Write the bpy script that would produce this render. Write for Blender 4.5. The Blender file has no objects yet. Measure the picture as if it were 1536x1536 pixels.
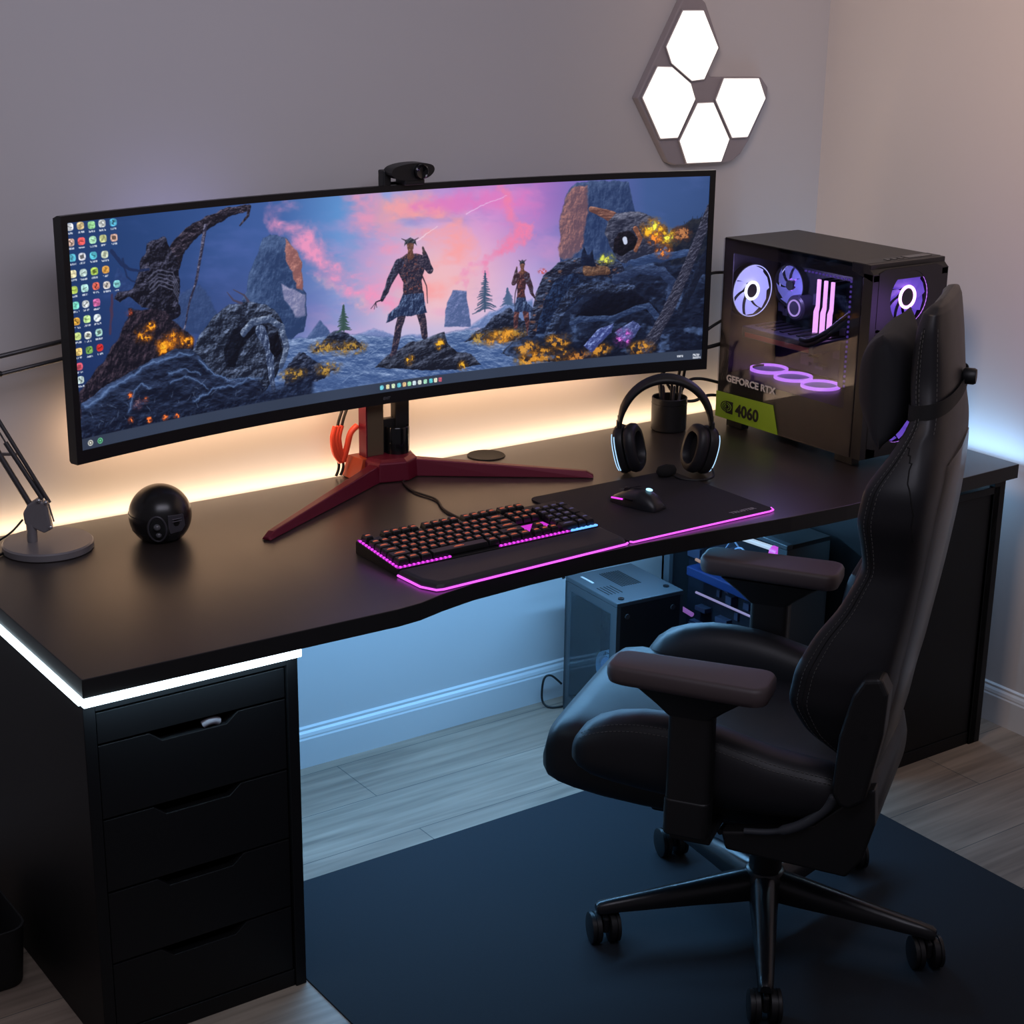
import bpy, bmesh, math, random
import numpy as np
from mathutils import Vector, Matrix
random.seed(7)
PI = math.pi
scene = bpy.context.scene
COL = scene.collection

# ------------------------------------------------------------------ helpers
def tag(o, label=None, cat=None, group=None, kind=None):
    if label: o['label'] = label
    if cat: o['category'] = cat
    if group: o['group'] = group
    if kind: o['kind'] = kind
    return o

def thing(name, label, cat, loc=(0, 0, 0), rz=0.0, group=None):
    o = bpy.data.objects.new(name, None)
    COL.objects.link(o)
    o.empty_display_size = .05
    o.location = loc
    o.rotation_euler = (0, 0, rz)
    return tag(o, label, cat, group)

def rootmat(o):
    m = Matrix.Identity(4)
    chain = []
    while o is not None:
        chain.append(o)
        o = o.parent
    for a in reversed(chain):
        m = m @ (Matrix.Translation(a.location) @ a.rotation_euler.to_matrix().to_4x4())
    return m

def obj(name, bm, m, parent=None, world=False, smooth=None, loc=None):
    """links bm as one mesh object; world=True: bm is in world coordinates"""
    if world and parent is not None:
        bmesh.ops.transform(bm, matrix=rootmat(parent).inverted(), verts=bm.verts)
    if loc is not None:
        bmesh.ops.translate(bm, vec=[-c for c in loc], verts=bm.verts)
    me = bpy.data.meshes.new(name)
    if smooth is not None:
        bm.normal_update()
        ang = math.radians(smooth)
        for e in bm.edges:
            if len(e.link_faces) == 2:
                e.smooth = e.calc_face_angle(0) < ang
        for f in bm.faces:
            f.smooth = True
    bm.to_mesh(me)
    bm.free()
    o = bpy.data.objects.new(name, me)
    COL.objects.link(o)
    if m is not None:
        for mm in (m if isinstance(m, (list, tuple)) else [m]):
            me.materials.append(mm)
    if parent is not None:
        o.parent = parent
    if loc is not None:
        o.location = loc
    return o

def NB():
    return bmesh.new()

def box(bm, x0, x1, y0, y1, z0, z1, bev=0.0, seg=2, mi=0, rot=None, piv=None):
    r = bmesh.ops.create_cube(bm, size=1)
    vs = r['verts']
    bmesh.ops.scale(bm, vec=(x1 - x0, y1 - y0, z1 - z0), verts=vs)
    bmesh.ops.translate(bm, vec=((x0 + x1) / 2, (y0 + y1) / 2, (z0 + z1) / 2), verts=vs)
    fs = list({f for v in vs for f in v.link_faces})
    if bev > 0:
        es = list({e for v in vs for e in v.link_edges})
        b = bmesh.ops.bevel(bm, geom=es, offset=bev, segments=seg, affect='EDGES', profile=.5)
        fs = list(set([f for f in fs if f.is_valid] + b['faces']))
        vs = list({v for f in fs for v in f.verts})
    for f in fs:
        f.material_index = mi
    if rot is not None:
        bmesh.ops.rotate(bm, cent=piv or ((x0 + x1) / 2, (y0 + y1) / 2, (z0 + z1) / 2), matrix=rot, verts=vs)
    return vs

def loft(bm, rings, closed=True, cap=True, mi=0):
    R = [[bm.verts.new(p) for p in r] for r in rings]
    n = len(R[0])
    for a, b in zip(R[:-1], R[1:]):
        for i in range(n if closed else n - 1):
            j = (i + 1) % n
            f = bm.faces.new((a[i], a[j], b[j], b[i]))
            f.material_index = mi
    if cap and closed:
        bm.faces.new(list(reversed(R[0]))).material_index = mi
        bm.faces.new(R[-1]).material_index = mi
    bmesh.ops.recalc_face_normals(bm, faces=bm.faces)
    return R

def tube(bm, pts, rad, n=10, cap=True, mi=0):
    pts = [Vector(p) for p in pts]
    rs = rad if isinstance(rad, (list, tuple)) else [rad] * len(pts)
    rings = []
    t0 = (pts[1] - pts[0]).normalized()
    up = Vector((0, 0, 1)) if abs(t0.z) < .9 else Vector((1, 0, 0))
    nrm = (up - t0 * up.dot(t0)).normalized()
    for i, p in enumerate(pts):
        t = (pts[min(i + 1, len(pts) - 1)] - pts[max(i - 1, 0)]).normalized()
        nrm = (nrm - t * nrm.dot(t)).normalized()
        b = t.cross(nrm)
        rings.append([p + (nrm * math.cos(2 * PI * k / n) + b * math.sin(2 * PI * k / n)) * rs[i] for k in range(n)])
    return loft(bm, rings, True, cap, mi)

def spline(pts, n=8, closed=False):
    P = [np.array(p, float) for p in pts]
    out = []
    N = len(P)
    rng = range(N) if closed else range(N - 1)
    for i in rng:
        if closed:
            a, b, c, d = P[(i - 1) % N], P[i], P[(i + 1) % N], P[(i + 2) % N]
        else:
            a, b, c, d = P[max(i - 1, 0)], P[i], P[i + 1], P[min(i + 2, N - 1)]
        for k in range(n):
            t = k / n
            out.append(tuple(.5 * ((2 * b) + (c - a) * t + (2 * a - 5 * b + 4 * c - d) * t * t + (3 * b - a - 3 * c + d) * t ** 3)))
    if not closed:
        out.append(tuple(P[-1]))
    return out

def lathe(bm, prof, n=48, c=(0, 0, 0), axis='z', mi=0, M=None):
    """prof: (radius, height) pairs"""
    rings = []
    for r, h in prof:
        ring = []
        for k in range(n):
            a = 2 * PI * k / n
            x, y, z = max(r, 1e-4) * math.cos(a), max(r, 1e-4) * math.sin(a), h
            if axis == 'y':
                x, y, z = x, z, y
            elif axis == 'x':
                x, y, z = z, x, y
            v = Vector((x, y, z))
            if M is not None:
                v = M @ v
            ring.append(v + Vector(c))
        rings.append(ring)
    return loft(bm, rings, True, True, mi)

def prism(bm, poly, a0, a1, axis='z', mi=0):
    """poly: 2D points; extruded from a0 to a1 along axis (remaining axes in order)"""
    def P(p, a):
        if axis == 'z': return (p[0], p[1], a)
        if axis == 'y': return (p[0], a, p[1])
        return (a, p[0], p[1])
    return loft(bm, [[P(p, a0) for p in poly], [P(p, a1) for p in poly]], True, True, mi)

def rrect(x0, x1, y0, y1, r, n=5):
    out = []
    for cx, cy, a0 in ((x1 - r, y1 - r, 0), (x0 + r, y1 - r, 90), (x0 + r, y0 + r, 180), (x1 - r, y0 + r, 270)):
        for k in range(n + 1):
            a = math.radians(a0 + 90 * k / n)
            out.append((cx + r * math.cos(a), cy + r * math.sin(a)))
    return out

def bev_mod(o, w=.002, seg=2, ang=35):
    b = o.modifiers.new('bevel', 'BEVEL')
    b.width = w; b.segments = seg; b.limit_method = 'ANGLE'; b.angle_limit = math.radians(ang)
    b.harden_normals = False
    return o

def text_bm(s, size, depth=.0004, bold=0.0, sx=1.0, align='LEFT'):
    c = bpy.data.curves.new('t', 'FONT')
    c.body = s; c.size = size; c.extrude = depth; c.offset = bold; c.align_x = align
    c.resolution_u = 3
    t = bpy.data.objects.new('t', c)
    me = bpy.data.meshes.new_from_object(t)
    bm = bmesh.new(); bm.from_mesh(me)
    bmesh.ops.scale(bm, vec=(sx, 1, 1), verts=bm.verts)
    bpy.data.objects.remove(t); bpy.data.curves.remove(c); bpy.data.meshes.remove(me)
    return bm

# ------------------------------------------------------------------ materials
def lin(c):
    return tuple(((v / 255) / 12.92 if v / 255 <= .04045 else ((v / 255 + .055) / 1.055) ** 2.4) for v in c)

def mat(name, col, rough=.5, metal=0.0, noise=0.0, nscale=60, bump=0.0, bscale=300, coat=0.0, spec=None, rvar=0.0):
    m = bpy.data.materials.new(name)
    m.use_nodes = True
    nt = m.node_tree
    b = nt.nodes['Principled BSDF']
    b.inputs['Base Color'].default_value = (*col, 1)
    b.inputs['Roughness'].default_value = rough
    b.inputs['Metallic'].default_value = metal
    b.inputs['Coat Weight'].default_value = coat
    if spec is not None:
        b.inputs['Specular IOR Level'].default_value = spec
    tc = nt.nodes.new('ShaderNodeTexCoord')
    if noise or rvar:
        n = nt.nodes.new('ShaderNodeTexNoise'); n.inputs['Scale'].default_value = nscale
        n.inputs['Detail'].default_value = 4
        nt.links.new(tc.outputs['Object'], n.inputs['Vector'])
        if noise:
            r = nt.nodes.new('ShaderNodeMapRange')
            r.inputs['To Min'].default_value = 1 - noise; r.inputs['To Max'].default_value = 1 + noise
            nt.links.new(n.outputs['Fac'], r.inputs['Value'])
            mx = nt.nodes.new('ShaderNodeMix'); mx.data_type = 'RGBA'; mx.blend_type = 'MULTIPLY'
            mx.inputs['Factor'].default_value = 1
            mx.inputs['A'].default_value = (*col, 1)
            nt.links.new(r.outputs['Result'], mx.inputs['B'])
            nt.links.new(mx.outputs['Result'], b.inputs['Base Color'])
        if rvar:
            r = nt.nodes.new('ShaderNodeMapRange')
            r.inputs['To Min'].default_value = rough - rvar; r.inputs['To Max'].default_value = rough + rvar
            nt.links.new(n.outputs['Fac'], r.inputs['Value'])
            nt.links.new(r.outputs['Result'], b.inputs['Roughness'])
    if bump:
        n2 = nt.nodes.new('ShaderNodeTexNoise'); n2.inputs['Scale'].default_value = bscale
        n2.inputs['Detail'].default_value = 3
        nt.links.new(tc.outputs['Object'], n2.inputs['Vector'])
        bp = nt.nodes.new('ShaderNodeBump'); bp.inputs['Strength'].default_value = bump
        bp.inputs['Distance'].default_value = .001
        nt.links.new(n2.outputs['Fac'], bp.inputs['Height'])
        nt.links.new(bp.outputs['Normal'], b.inputs['Normal'])
    return m

def emit(name, col, s=1.0, base=(0.02, 0.02, 0.02)):
    m = bpy.data.materials.new(name)
    m.use_nodes = True
    b = m.node_tree.nodes['Principled BSDF']
    b.inputs['Base Color'].default_value = (*base, 1)
    b.inputs['Emission Color'].default_value = (*col, 1)
    b.inputs['Emission Strength'].default_value = s
    b.inputs['Roughness'].default_value = .4
    return m

def glass(name, tint=(.75, .78, .8), rough=.02, alpha=.12):
    m = bpy.data.materials.new(name)
    m.use_nodes = True
    nt = m.node_tree
    for n in list(nt.nodes): nt.nodes.remove(n)
    out = nt.nodes.new('ShaderNodeOutputMaterial')
    tr = nt.nodes.new('ShaderNodeBsdfTransparent'); tr.inputs['Color'].default_value = (*tint, 1)
    gl = nt.nodes.new('ShaderNodeBsdfGlossy'); gl.inputs['Roughness'].default_value = rough
    fr = nt.nodes.new('ShaderNodeLayerWeight')
    pw = nt.nodes.new('ShaderNodeMath'); pw.operation = 'POWER'; pw.inputs[1].default_value = 4
    ad = nt.nodes.new('ShaderNodeMath'); ad.operation = 'ADD'; ad.inputs[1].default_value = alpha
    mx = nt.nodes.new('ShaderNodeMixShader')
    nt.links.new(fr.outputs['Facing'], pw.inputs[0]); nt.links.new(pw.outputs[0], ad.inputs[0]); nt.links.new(ad.outputs[0], mx.inputs['Fac'])
    nt.links.new(tr.outputs[0], mx.inputs[1]); nt.links.new(gl.outputs[0], mx.inputs[2])
    nt.links.new(mx.outputs[0], out.inputs[0])
    return m

M_wall = mat('painted_wall', (.62, .60, .61), .85, noise=.015, nscale=3, bump=.06, bscale=500)
M_trim = mat('white_gloss_trim', (.68, .68, .70), .35)
M_desk = mat('desk_laminate', (.026, .020, .018), .33, spec=1.0, bump=.05, bscale=900, rvar=.03, nscale=8)
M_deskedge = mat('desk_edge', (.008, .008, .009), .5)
M_cab = mat('cabinet_black', (.0045, .0048, .006), .5, bump=.03, bscale=700, spec=.28)
M_cabin = mat('cabinet_inner', (.004, .004, .005), .7)
M_plastic = mat('black_plastic', (.010, .010, .011), .45, bump=.04, bscale=800)
M_gloss = mat('black_gloss', (.006, .006, .007), .12)
M_bezel = mat('bezel_black', (.008, .008, .009), .4)
M_leather = mat('black_leather', (.011, .011, .014), .47, bump=.12, bscale=260, rvar=.04, nscale=20)
M_shell = mat('chair_shell', (.010, .010, .012), .28)
M_thread = mat('grey_thread', (.12, .115, .11), .7)
M_fabric = mat('velour_black', (.012, .012, .015), .8, bump=.2, bscale=500)
M_pad = mat('armrest_pad', (.080, .060, .062), .5, bump=.05, bscale=500)
M_steel = mat('dark_steel', (.10, .095, .10), .35, metal=.6)
M_grey = mat('grey_metal', (.24, .225, .235), .38, metal=.35)
M_chrome = mat('chrome', (.6, .6, .62), .15, metal=1)
M_red = mat('crimson_metal', (.17, .010, .030), .38, metal=.35)
M_orange = mat('rear_foot_orange', (.42, .06, .02), .4)
M_olive = mat('stand_side_bronze', (.16, .115, .07), .36, metal=.3)
M_matfl = mat('floor_mat_fabric', (.0085, .0135, .021), .9, noise=.25, nscale=400, bump=.3, bscale=900)
M_pada = mat('mouse_pad_cloth', (.010, .009, .013), .75, bump=.15, bscale=1200)
M_wrist = mat('wrist_rest_leatherette', (.022, .022, .027), .55, bump=.06, bscale=700)
M_key = mat('keycap_black', (.008, .008, .009), .38)
M_cable = mat('cable_black', (.008, .008, .009), .45)
M_redcable = mat('cable_red', (.75, .07, .03), .35)
M_green = mat('lime_sticker', (.25, .42, .012), .5)
M_white = mat('print_white', (.62, .60, .58), .5)
M_black = mat('print_black', (.004, .004, .004), .6)
M_case = mat('case_steel', (.055, .065, .075), .42)
M_pcb = mat('circuit_board', (.01, .012, .02), .5, noise=.5, nscale=150)
M_hexbase = mat('hex_mount_grey', (.33, .30, .33), .6)
M_frost = mat('frosted_blade', (.55, .58, .75), .35)
M_foam = mat('foam_black', (.006, .006, .006), .95)
M_brass = mat('ear_rim_brown', (.045, .03, .02), .5)

def floor_mat():
    m = bpy.data.materials.new('oak_laminate'); m.use_nodes = True
    nt = m.node_tree; L = nt.links.new
    b = nt.nodes['Principled BSDF']; b.inputs['Roughness'].default_value = .48
    tc = nt.nodes.new('ShaderNodeTexCoord')
    br = nt.nodes.new('ShaderNodeTexBrick')
    br.inputs['Scale'].default_value = 1
    br.inputs['Brick Width'].default_value = 1.25; br.inputs['Row Height'].default_value = .19
    br.inputs['Mortar Size'].default_value = .0012; br.inputs['Mortar Smooth'].default_value = 0
    br.inputs['Color1'].default_value = (.29, .215, .165, 1); br.inputs['Color2'].default_value = (.355, .275, .215, 1)
    br.inputs['Mortar'].default_value = (.10, .09, .08, 1); br.offset = .37
    mp0 = nt.nodes.new('ShaderNodeMapping'); mp0.inputs['Location'].default_value = (.33, .05, 0)
    L(tc.outputs['Object'], mp0.inputs['Vector']); L(mp0.outputs['Vector'], br.inputs['Vector'])
    mp = nt.nodes.new('ShaderNodeMapping'); mp.inputs['Scale'].default_value = (2.2, 42, 1)
    L(tc.outputs['Object'], mp.inputs['Vector'])
    n = nt.nodes.new('ShaderNodeTexNoise'); n.inputs['Scale'].default_value = 1.3; n.inputs['Detail'].default_value = 7
    n.inputs['Distortion'].default_value = .6
    L(mp.outputs['Vector'], n.inputs['Vector'])
    mp2 = nt.nodes.new('ShaderNodeMapping'); mp2.inputs['Scale'].default_value = (1.1, 9, 1)
    L(tc.outputs['Object'], mp2.inputs['Vector'])
    n2 = nt.nodes.new('ShaderNodeTexNoise'); n2.inputs['Scale'].default_value = 1.2; n2.inputs['Detail'].default_value = 3
    n2.inputs['Distortion'].default_value = 1.2
    L(mp2.outputs['Vector'], n2.inputs['Vector'])
    ad = nt.nodes.new('ShaderNodeMath'); ad.operation = 'ADD'
    L(n.outputs['Fac'], ad.inputs[0]); L(n2.outputs['Fac'], ad.inputs[1])
    r = nt.nodes.new('ShaderNodeMapRange'); r.inputs['From Min'].default_value = .7; r.inputs['From Max'].default_value = 1.3
    r.inputs['To Min'].default_value = .62; r.inputs['To Max'].default_value = 1.25
    L(ad.outputs[0], r.inputs['Value'])
    mx = nt.nodes.new('ShaderNodeMix'); mx.data_type = 'RGBA'; mx.blend_type = 'MULTIPLY'; mx.inputs['Factor'].default_value = 1
    L(br.outputs['Color'], mx.inputs['A']); L(r.outputs['Result'], mx.inputs['B'])
    L(mx.outputs['Result'], b.inputs['Base Color'])
    return m
M_floor = floor_mat()

# ------------------------------------------------------------------ room
W = 2.495
def struct(name, bm, m, **k):
    o = obj(name, bm, m, **k); o['kind'] = 'structure'; return o
bm = NB(); box(bm, -3.2, W + .1, -4.6, .1, -.05, 0); struct('floor', bm, M_floor)
bm = NB(); box(bm, -3.2, W + .1, 0, .1, 0, 2.7); struct('wall_back', bm, M_wall)
bm = NB(); box(bm, W, W + .1, -4.6, 0, 0, 2.7); struct('wall_right', bm, M_wall)
SK = [(0, 0), (.016, 0), (.016, .074), (.0135, .078), (.0135, .082), (.011, .089), (.006, .094), (.006, .100), (0, .104)]
bm = NB(); prism(bm, [(-y, z) for y, z in SK], -3.2, W, axis='x'); struct('baseboard_back', bm, M_trim)
bm = NB(); prism(bm, [(W - y, z) for y, z in SK], -4.6, -.016, axis='y'); struct('baseboard_right', bm, M_trim)

# ------------------------------------------------------------------ desk
DZ = .74
desk = thing('desk', 'long black desktop with a shallow curved front edge on two black cabinets', 'desk', (0, 0, .704))
front = [(-.003, -.85), (.40, -.856), (.608, -.860), (.66, -.855), (.72, -.838), (.80, -.822), (.95, -.812), (1.10, -.810), (1.25, -.816), (1.45, -.835), (1.62, -.852), (1.786, -.860), (2.146, -.858), (2.385, -.85)]
poly = front + [(2.385, -.045), (-.003, -.045)]
bm = NB(); prism(bm, poly, .7045, DZ)
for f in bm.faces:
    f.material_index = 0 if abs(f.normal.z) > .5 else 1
o = obj('desktop', bm, [M_desk, M_deskedge], desk, world=True); bev_mod(o, .0015, 2)
bm = NB()
lathe(bm, [(.001, .7402), (.046, .7402), (.047, .7415), (.0455, .7432), (.040, .7425), (.001, .7422)], 40, (1.331, -.088, 0))
g = obj('cable_grommet', bm, mat('grommet_black', (.010, .009, .008), .6, spec=.25), None, smooth=40, loc=(1.331, -.088, .7402))
tag(g, 'round black cable grommet cap in the desktop behind the right leg of the monitor stand', 'cable grommet')
g.parent = None

# under-desk LED strips
M_cool = emit('cool_led', (.72, .90, 1.0), 5.0)
M_warm = emit('warm_led', (1.0, .74, .44), 4.0)
s = thing('led_strip', 'bright white light strip wrapped under the front left corner of the desktop', 'light strip', (0, -.845, .688))
bm = NB(); box(bm, -.004, .408, -.853, -.838, .688, .7045, .002); obj('front_light_bar', bm, M_cool, s, world=True)
bm = NB(); box(bm, -.008, .004, -.838, -.06, .688, .7045, .002); obj('side_light_bar', bm, M_cool, s, world=True)
s = thing('led_strip', 'short white light strip under the desktop at the right cabinet', 'light strip', (2.06, -.835, .698))
bm = NB(); box(bm, 1.955, 2.165, -.846, -.838, .698, .7045, .001); obj('light_bar', bm, M_cool, s, world=True)
s = thing('led_strip', 'warm light strip along the back edge of the desktop washing the wall behind', 'light strip', (1.2, -.03, .70))
bm = NB(); box(bm, .02, 2.37, -.0445, -.040, .715, .728); obj('light_bar', bm, M_warm, s, world=True)

# ------------------------------------------------------------------ cabinets
def drawer_cabinet(x0, w, name, label, drawers=True):
    c = thing(name, label, 'cabinet', (x0, -.83, 0))
    x1 = x0 + w
    bm = NB()
    box(bm, x0, x0 + .022, -.835, -.10, 0, .688); box(bm, x1 - .022, x1, -.835, -.10, 0, .688)
    box(bm, x0 + .022, x1 - .022, -.835, -.10, .67, .688); box(bm, x0 + .022, x1 - .022, -.83, -.10, .0, .035)
    box(bm, x0 + .022, x1 - .022, -.112, -.10, .035, .67)
    o = obj('cabinet_body', bm, M_cab, c, world=True); bev_mod(o, .0012)
    if drawers:
        tops = [.664, .602, .459, .316, .172]; bots = [.606, .463, .320, .176, .038]
        for i, (t, b) in enumerate(zip(tops, bots)):
            a0, a1 = x0 + .025, x1 - .025
            mid = (a0 + a1) / 2
            pts = [(a0, b), (a1, b), (a1, t)]
            if i:
                pts += [(mid + .085, t), (mid + .062, t - .019), (mid - .062, t - .019), (mid - .085, t)]
            pts += [(a0, t)]
            bm = NB(); prism(bm, pts, -.829, -.811, axis='y')
            d = obj('drawer', bm, M_cab, c, world=True); bev_mod(d, .001)
            bm = NB()
            box(bm, a0 + .01, a1 - .01, -.79, -.20, b + .01, b + .02)
            box(bm, a0 + .01, a0 + .02, -.81, -.20, b + .02, t - .03); box(bm, a1 - .02, a1 - .01, -.81, -.20, b + .02, t - .03)
            obj('drawer_tray', bm, M_cabin, d, world=True)
    else:
        bm = NB(); box(bm, x0 + .024, x1 - .024, -.829, -.811, .037, .668, .001)
        obj('front_panel', bm, M_cab, c, world=True)
        bm = NB(); box(bm, x1 - .022, x1 + .018, -.835, -.818, 0, .702, .001)
        obj('side_board', bm, M_cab, c, world=True)
    return c
drawer_cabinet(.0, .408, 'drawer_cabinet', 'black five drawer cabinet with cut-out finger pulls under the left end of the desk')
drawer_cabinet(1.958, .385, 'pedestal_cabinet', 'plain black cabinet carrying the right end of the desk behind the chair', False)
bm = NB(); tube(bm, spline([(.222, -.819, .588), (.232, -.821, .5925), (.246, -.820, .592), (.256, -.819, .587)], 5), [.003] + [.0075] * 14 + [.003], 8)
o = obj('rolled_cloth', bm, mat('pale_cloth', (.20, .19, .22), .7), None, smooth=60, loc=(.238, -.82, .583))
tag(o, 'small pale rolled piece showing in the finger gap above the top full drawer', 'cloth')

# ------------------------------------------------------------------ floor mat, bin
bm = NB(); prism(bm, rrect(.412, 1.85, -2.3, -.498, .01), .0, .004)
o = obj('floor_mat', bm, M_matfl, None, loc=(1.13, -1.4, 0))
tag(o, 'large dark navy fabric mat on the wood floor under the chair', 'mat')
bm = NB()
prof = rrect(-.20, -.03, -.55, -.33, .035, 5)
loft(bm, [[(x * k + (1 - k) * -.115, y * k + (1 - k) * -.44, z) for x, y in prof] for z, k in ((.0, .86), (.006, .9), (.13, 1.0), (.13, .96), (.02, .86))], True, True)
o = obj('waste_bin', bm, M_cabin, None, smooth=40, loc=(-.115, -.44, 0))
tag(o, 'black waste bin on the floor left of the drawer cabinet at the photo edge', 'bin')

# ------------------------------------------------------------------ monitor
MX, MY_, MPH, MA, MS, Z0, Z1 = 1.0618, -.14, -.0144, .8184, .1127, .9241, 1.4169
MR = (MA * MA + MS * MS) / (2 * MS)
def mon(u, z, d=0.0):
    """point on the curved front (d>0: towards the viewer)"""
    lx = u * MA
    a = math.asin(max(-1, min(1, lx / MR)))
    r = MR - d
    lx2, ly = r * math.sin(a), MR - r * math.cos(a)
    c, s = math.cos(MPH), math.sin(MPH)
    return (MX + lx2 * c + ly * s, MY_ + lx2 * s - ly * c, z)
mroot = thing('ultrawide_monitor', 'very wide curved black monitor on a crimson three-legged stand showing a fantasy landscape desktop', 'monitor', (1.05, -.08, DZ))
def mon_sweep(bm, prof, u0=-1, u1=1, n=72, mi=0):
    rings = [[mon(u0 + (u1 - u0) * i / n, z, d) for d, z in prof] for i in range(n + 1)]
    return loft(bm, rings, True, True, mi)
AU, AZ0, AZ1 = .983, .951, 1.403
bm = NB()
mon_sweep(bm, [(0, Z0), (0, AZ0), (-.006, AZ0), (-.006, AZ1), (0, AZ1), (0, Z1), (-.012, Z1), (-.030, Z1 - .012), (-.034, Z1 - .10), (-.034, Z0 + .08), (-.028, Z0 + .004), (-.022, Z0)], -AU, AU)
for sgn in (-1, 1):
    mon_sweep(bm, [(0, Z0), (0, Z1), (-.012, Z1), (-.026, Z1 - .006), (-.026, Z0 + .004), (-.022, Z0)], min(sgn * AU, sgn), max(sgn * AU, sgn), 2)
o = obj('bezel', bm, M_bezel, mroot, world=True, smooth=30)
bm = NB(); mon_sweep(bm, [(-.033, 1.06), (-.033, 1.30), (-.060, 1.27), (-.065, 1.18), (-.060, 1.09)], -.30, .26, 30)
obj('rear_housing', bm, M_bezel, mroot, world=True, smooth=30)
t = text_bm('evr', .015, .0003, .0003)
xs = [v.co.x for v in t.verts]; w_ = max(xs)
for v in t.verts:
    u = -.052 + (v.co.x - w_ / 2) / MA
    v.co = Vector(mon(u, .934 + v.co.y, .0006 + v.co.z))
obj('maker_mark', t, mat('logo_grey', (.09, .09, .10), .4), mroot, world=True)

# --- the picture on the screen (painted on a dense grid, colours as an attribute)
NXg, NYg = 1300, 372
gx, gy = np.meshgrid(np.linspace(0, 1000, NXg), np.linspace(0, 281, NYg))
X = gx.ravel(); Y = gy.ravel()
rng = np.random.RandomState(5)
def vnoise(x, y, seed):
    r = np.random.RandomState(seed).rand(256, 256)
    xi = np.floor(x).astype(int); yi = np.floor(y).astype(int)
    fx = x - xi; fy = y - yi
    fx = fx * fx * (3 - 2 * fx); fy = fy * fy * (3 - 2 * fy)
    a = r[yi % 256, xi % 256]; b = r[yi % 256, (xi + 1) % 256]
    c = r[(yi + 1) % 256, xi % 256]; d = r[(yi + 1) % 256, (xi + 1) % 256]
    return (a * (1 - fx) + b * fx) * (1 - fy) + (c * (1 - fx) + d * fx) * fy
def fbm(x, y, sc=40.0, oct=5, seed=1, ax=1.0, ridge=False):
    v = 0; amp = .5; tot = 0
    for k in range(oct):
        n = vnoise(x / sc / ax + 17.3 * k, y / sc + 9.1 * k, seed + k)
        if ridge: n = 1 - np.abs(2 * n - 1)
        v = v + amp * n; tot += amp; amp *= .55; sc = sc / 2
    return v / tot
wx = (fbm(X, Y, 16, 6, 31) - .5) * 1.5; wy = (fbm(X, Y, 16, 6, 41) - .5) * 1.5
IMG = np.zeros((X.size, 3))
def S(c): return np.array(c, float) / 255
def sm(a, b, x): 
    t = np.clip((x - a) / (b - a), 0, 1); return t * t * (3 - 2 * t)
def seld(bx0, bx1, by0, by1): 
    return np.nonzero((X > bx0) & (X < bx1) & (Y > by0) & (Y < by1))[0]
def polymask(pts, warp=5.0, soft=1.0):
    P = np.array(pts, float)
    idx = seld(P[:, 0].min() - 12, P[:, 0].max() + 12, P[:, 1].min() - 12, P[:, 1].max() + 12)
    x = X[idx] + wx[idx] * warp; y = Y[idx] + wy[idx] * warp
    ins = np.zeros(idx.size, bool); d2 = np.full(idx.size, 1e9); ox = np.zeros(idx.size); oy = np.zeros(idx.size)
    n = len(P)
    for i in range(n):
        x0, y0 = P[i]; x1, y1 = P[(i + 1) % n]
        c = ((y0 > y) != (y1 > y))
        with np.errstate(divide='ignore', invalid='ignore'):
            xx = (x1 - x0) * (y - y0) / ((y1 - y0) if y1 != y0 else 1e-9) + x0
        ins ^= c & (x < xx)
        dx, dy = x1 - x0, y1 - y0; L2 = dx * dx + dy * dy + 1e-9
        t = np.clip(((x - x0) * dx + (y - y0) * dy) / L2, 0, 1)
        vx, vy = x0 + t * dx - x, y0 + t * dy - y; q2 = vx * vx + vy * vy
        cl_ = q2 < d2
        d2 = np.where(cl_, q2, d2); ox = np.where(cl_, vx, ox); oy = np.where(cl_, vy, oy)
    d = np.sqrt(d2) + 1e-6; sd = np.where(ins, d, -d)
    return idx, np.clip(sd / soft + .5, 0, 1), sd, (-.45 * ox - .9 * oy) / d
def strokemask(pts, w0, w1=None, warp=3.0, soft=1.0):
    w1 = w0 if w1 is None else w1
    P = np.array(pts, float); m = max(w0, w1) + 8
    m += soft + warp * .8
    idx = seld(P[:, 0].min() - m, P[:, 0].max() + m, P[:, 1].min() - m, P[:, 1].max() + m)
    x = X[idx] + wx[idx] * warp; y = Y[idx] + wy[idx] * warp
    best = np.full(idx.size, -1e9); lit = np.zeros(idx.size); n = len(P) - 1
    for i in range(n):
        x0, y0 = P[i]; x1, y1 = P[i + 1]; dx, dy = x1 - x0, y1 - y0; L2 = dx * dx + dy * dy + 1e-9
        t = np.clip(((x - x0) * dx + (y - y0) * dy) / L2, 0, 1)
        w = w0 + (w1 - w0) * (i + t) / n
        vx, vy = x - x0 - t * dx, y - y0 - t * dy; r = np.sqrt(vx * vx + vy * vy) + 1e-6
        g = w - r; cl_ = g > best
        lit = np.where(cl_, (-.45 * vx - .9 * vy) / w, lit); best = np.where(cl_, g, best)
    return idx, np.clip(best / soft + .5, 0, 1), best, lit
def put(mk, col, a=1.0):
    idx, m = mk[:2]
    m = (m * a)[:, None]
    IMG[idx] = IMG[idx] * (1 - m) + col * m
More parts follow.
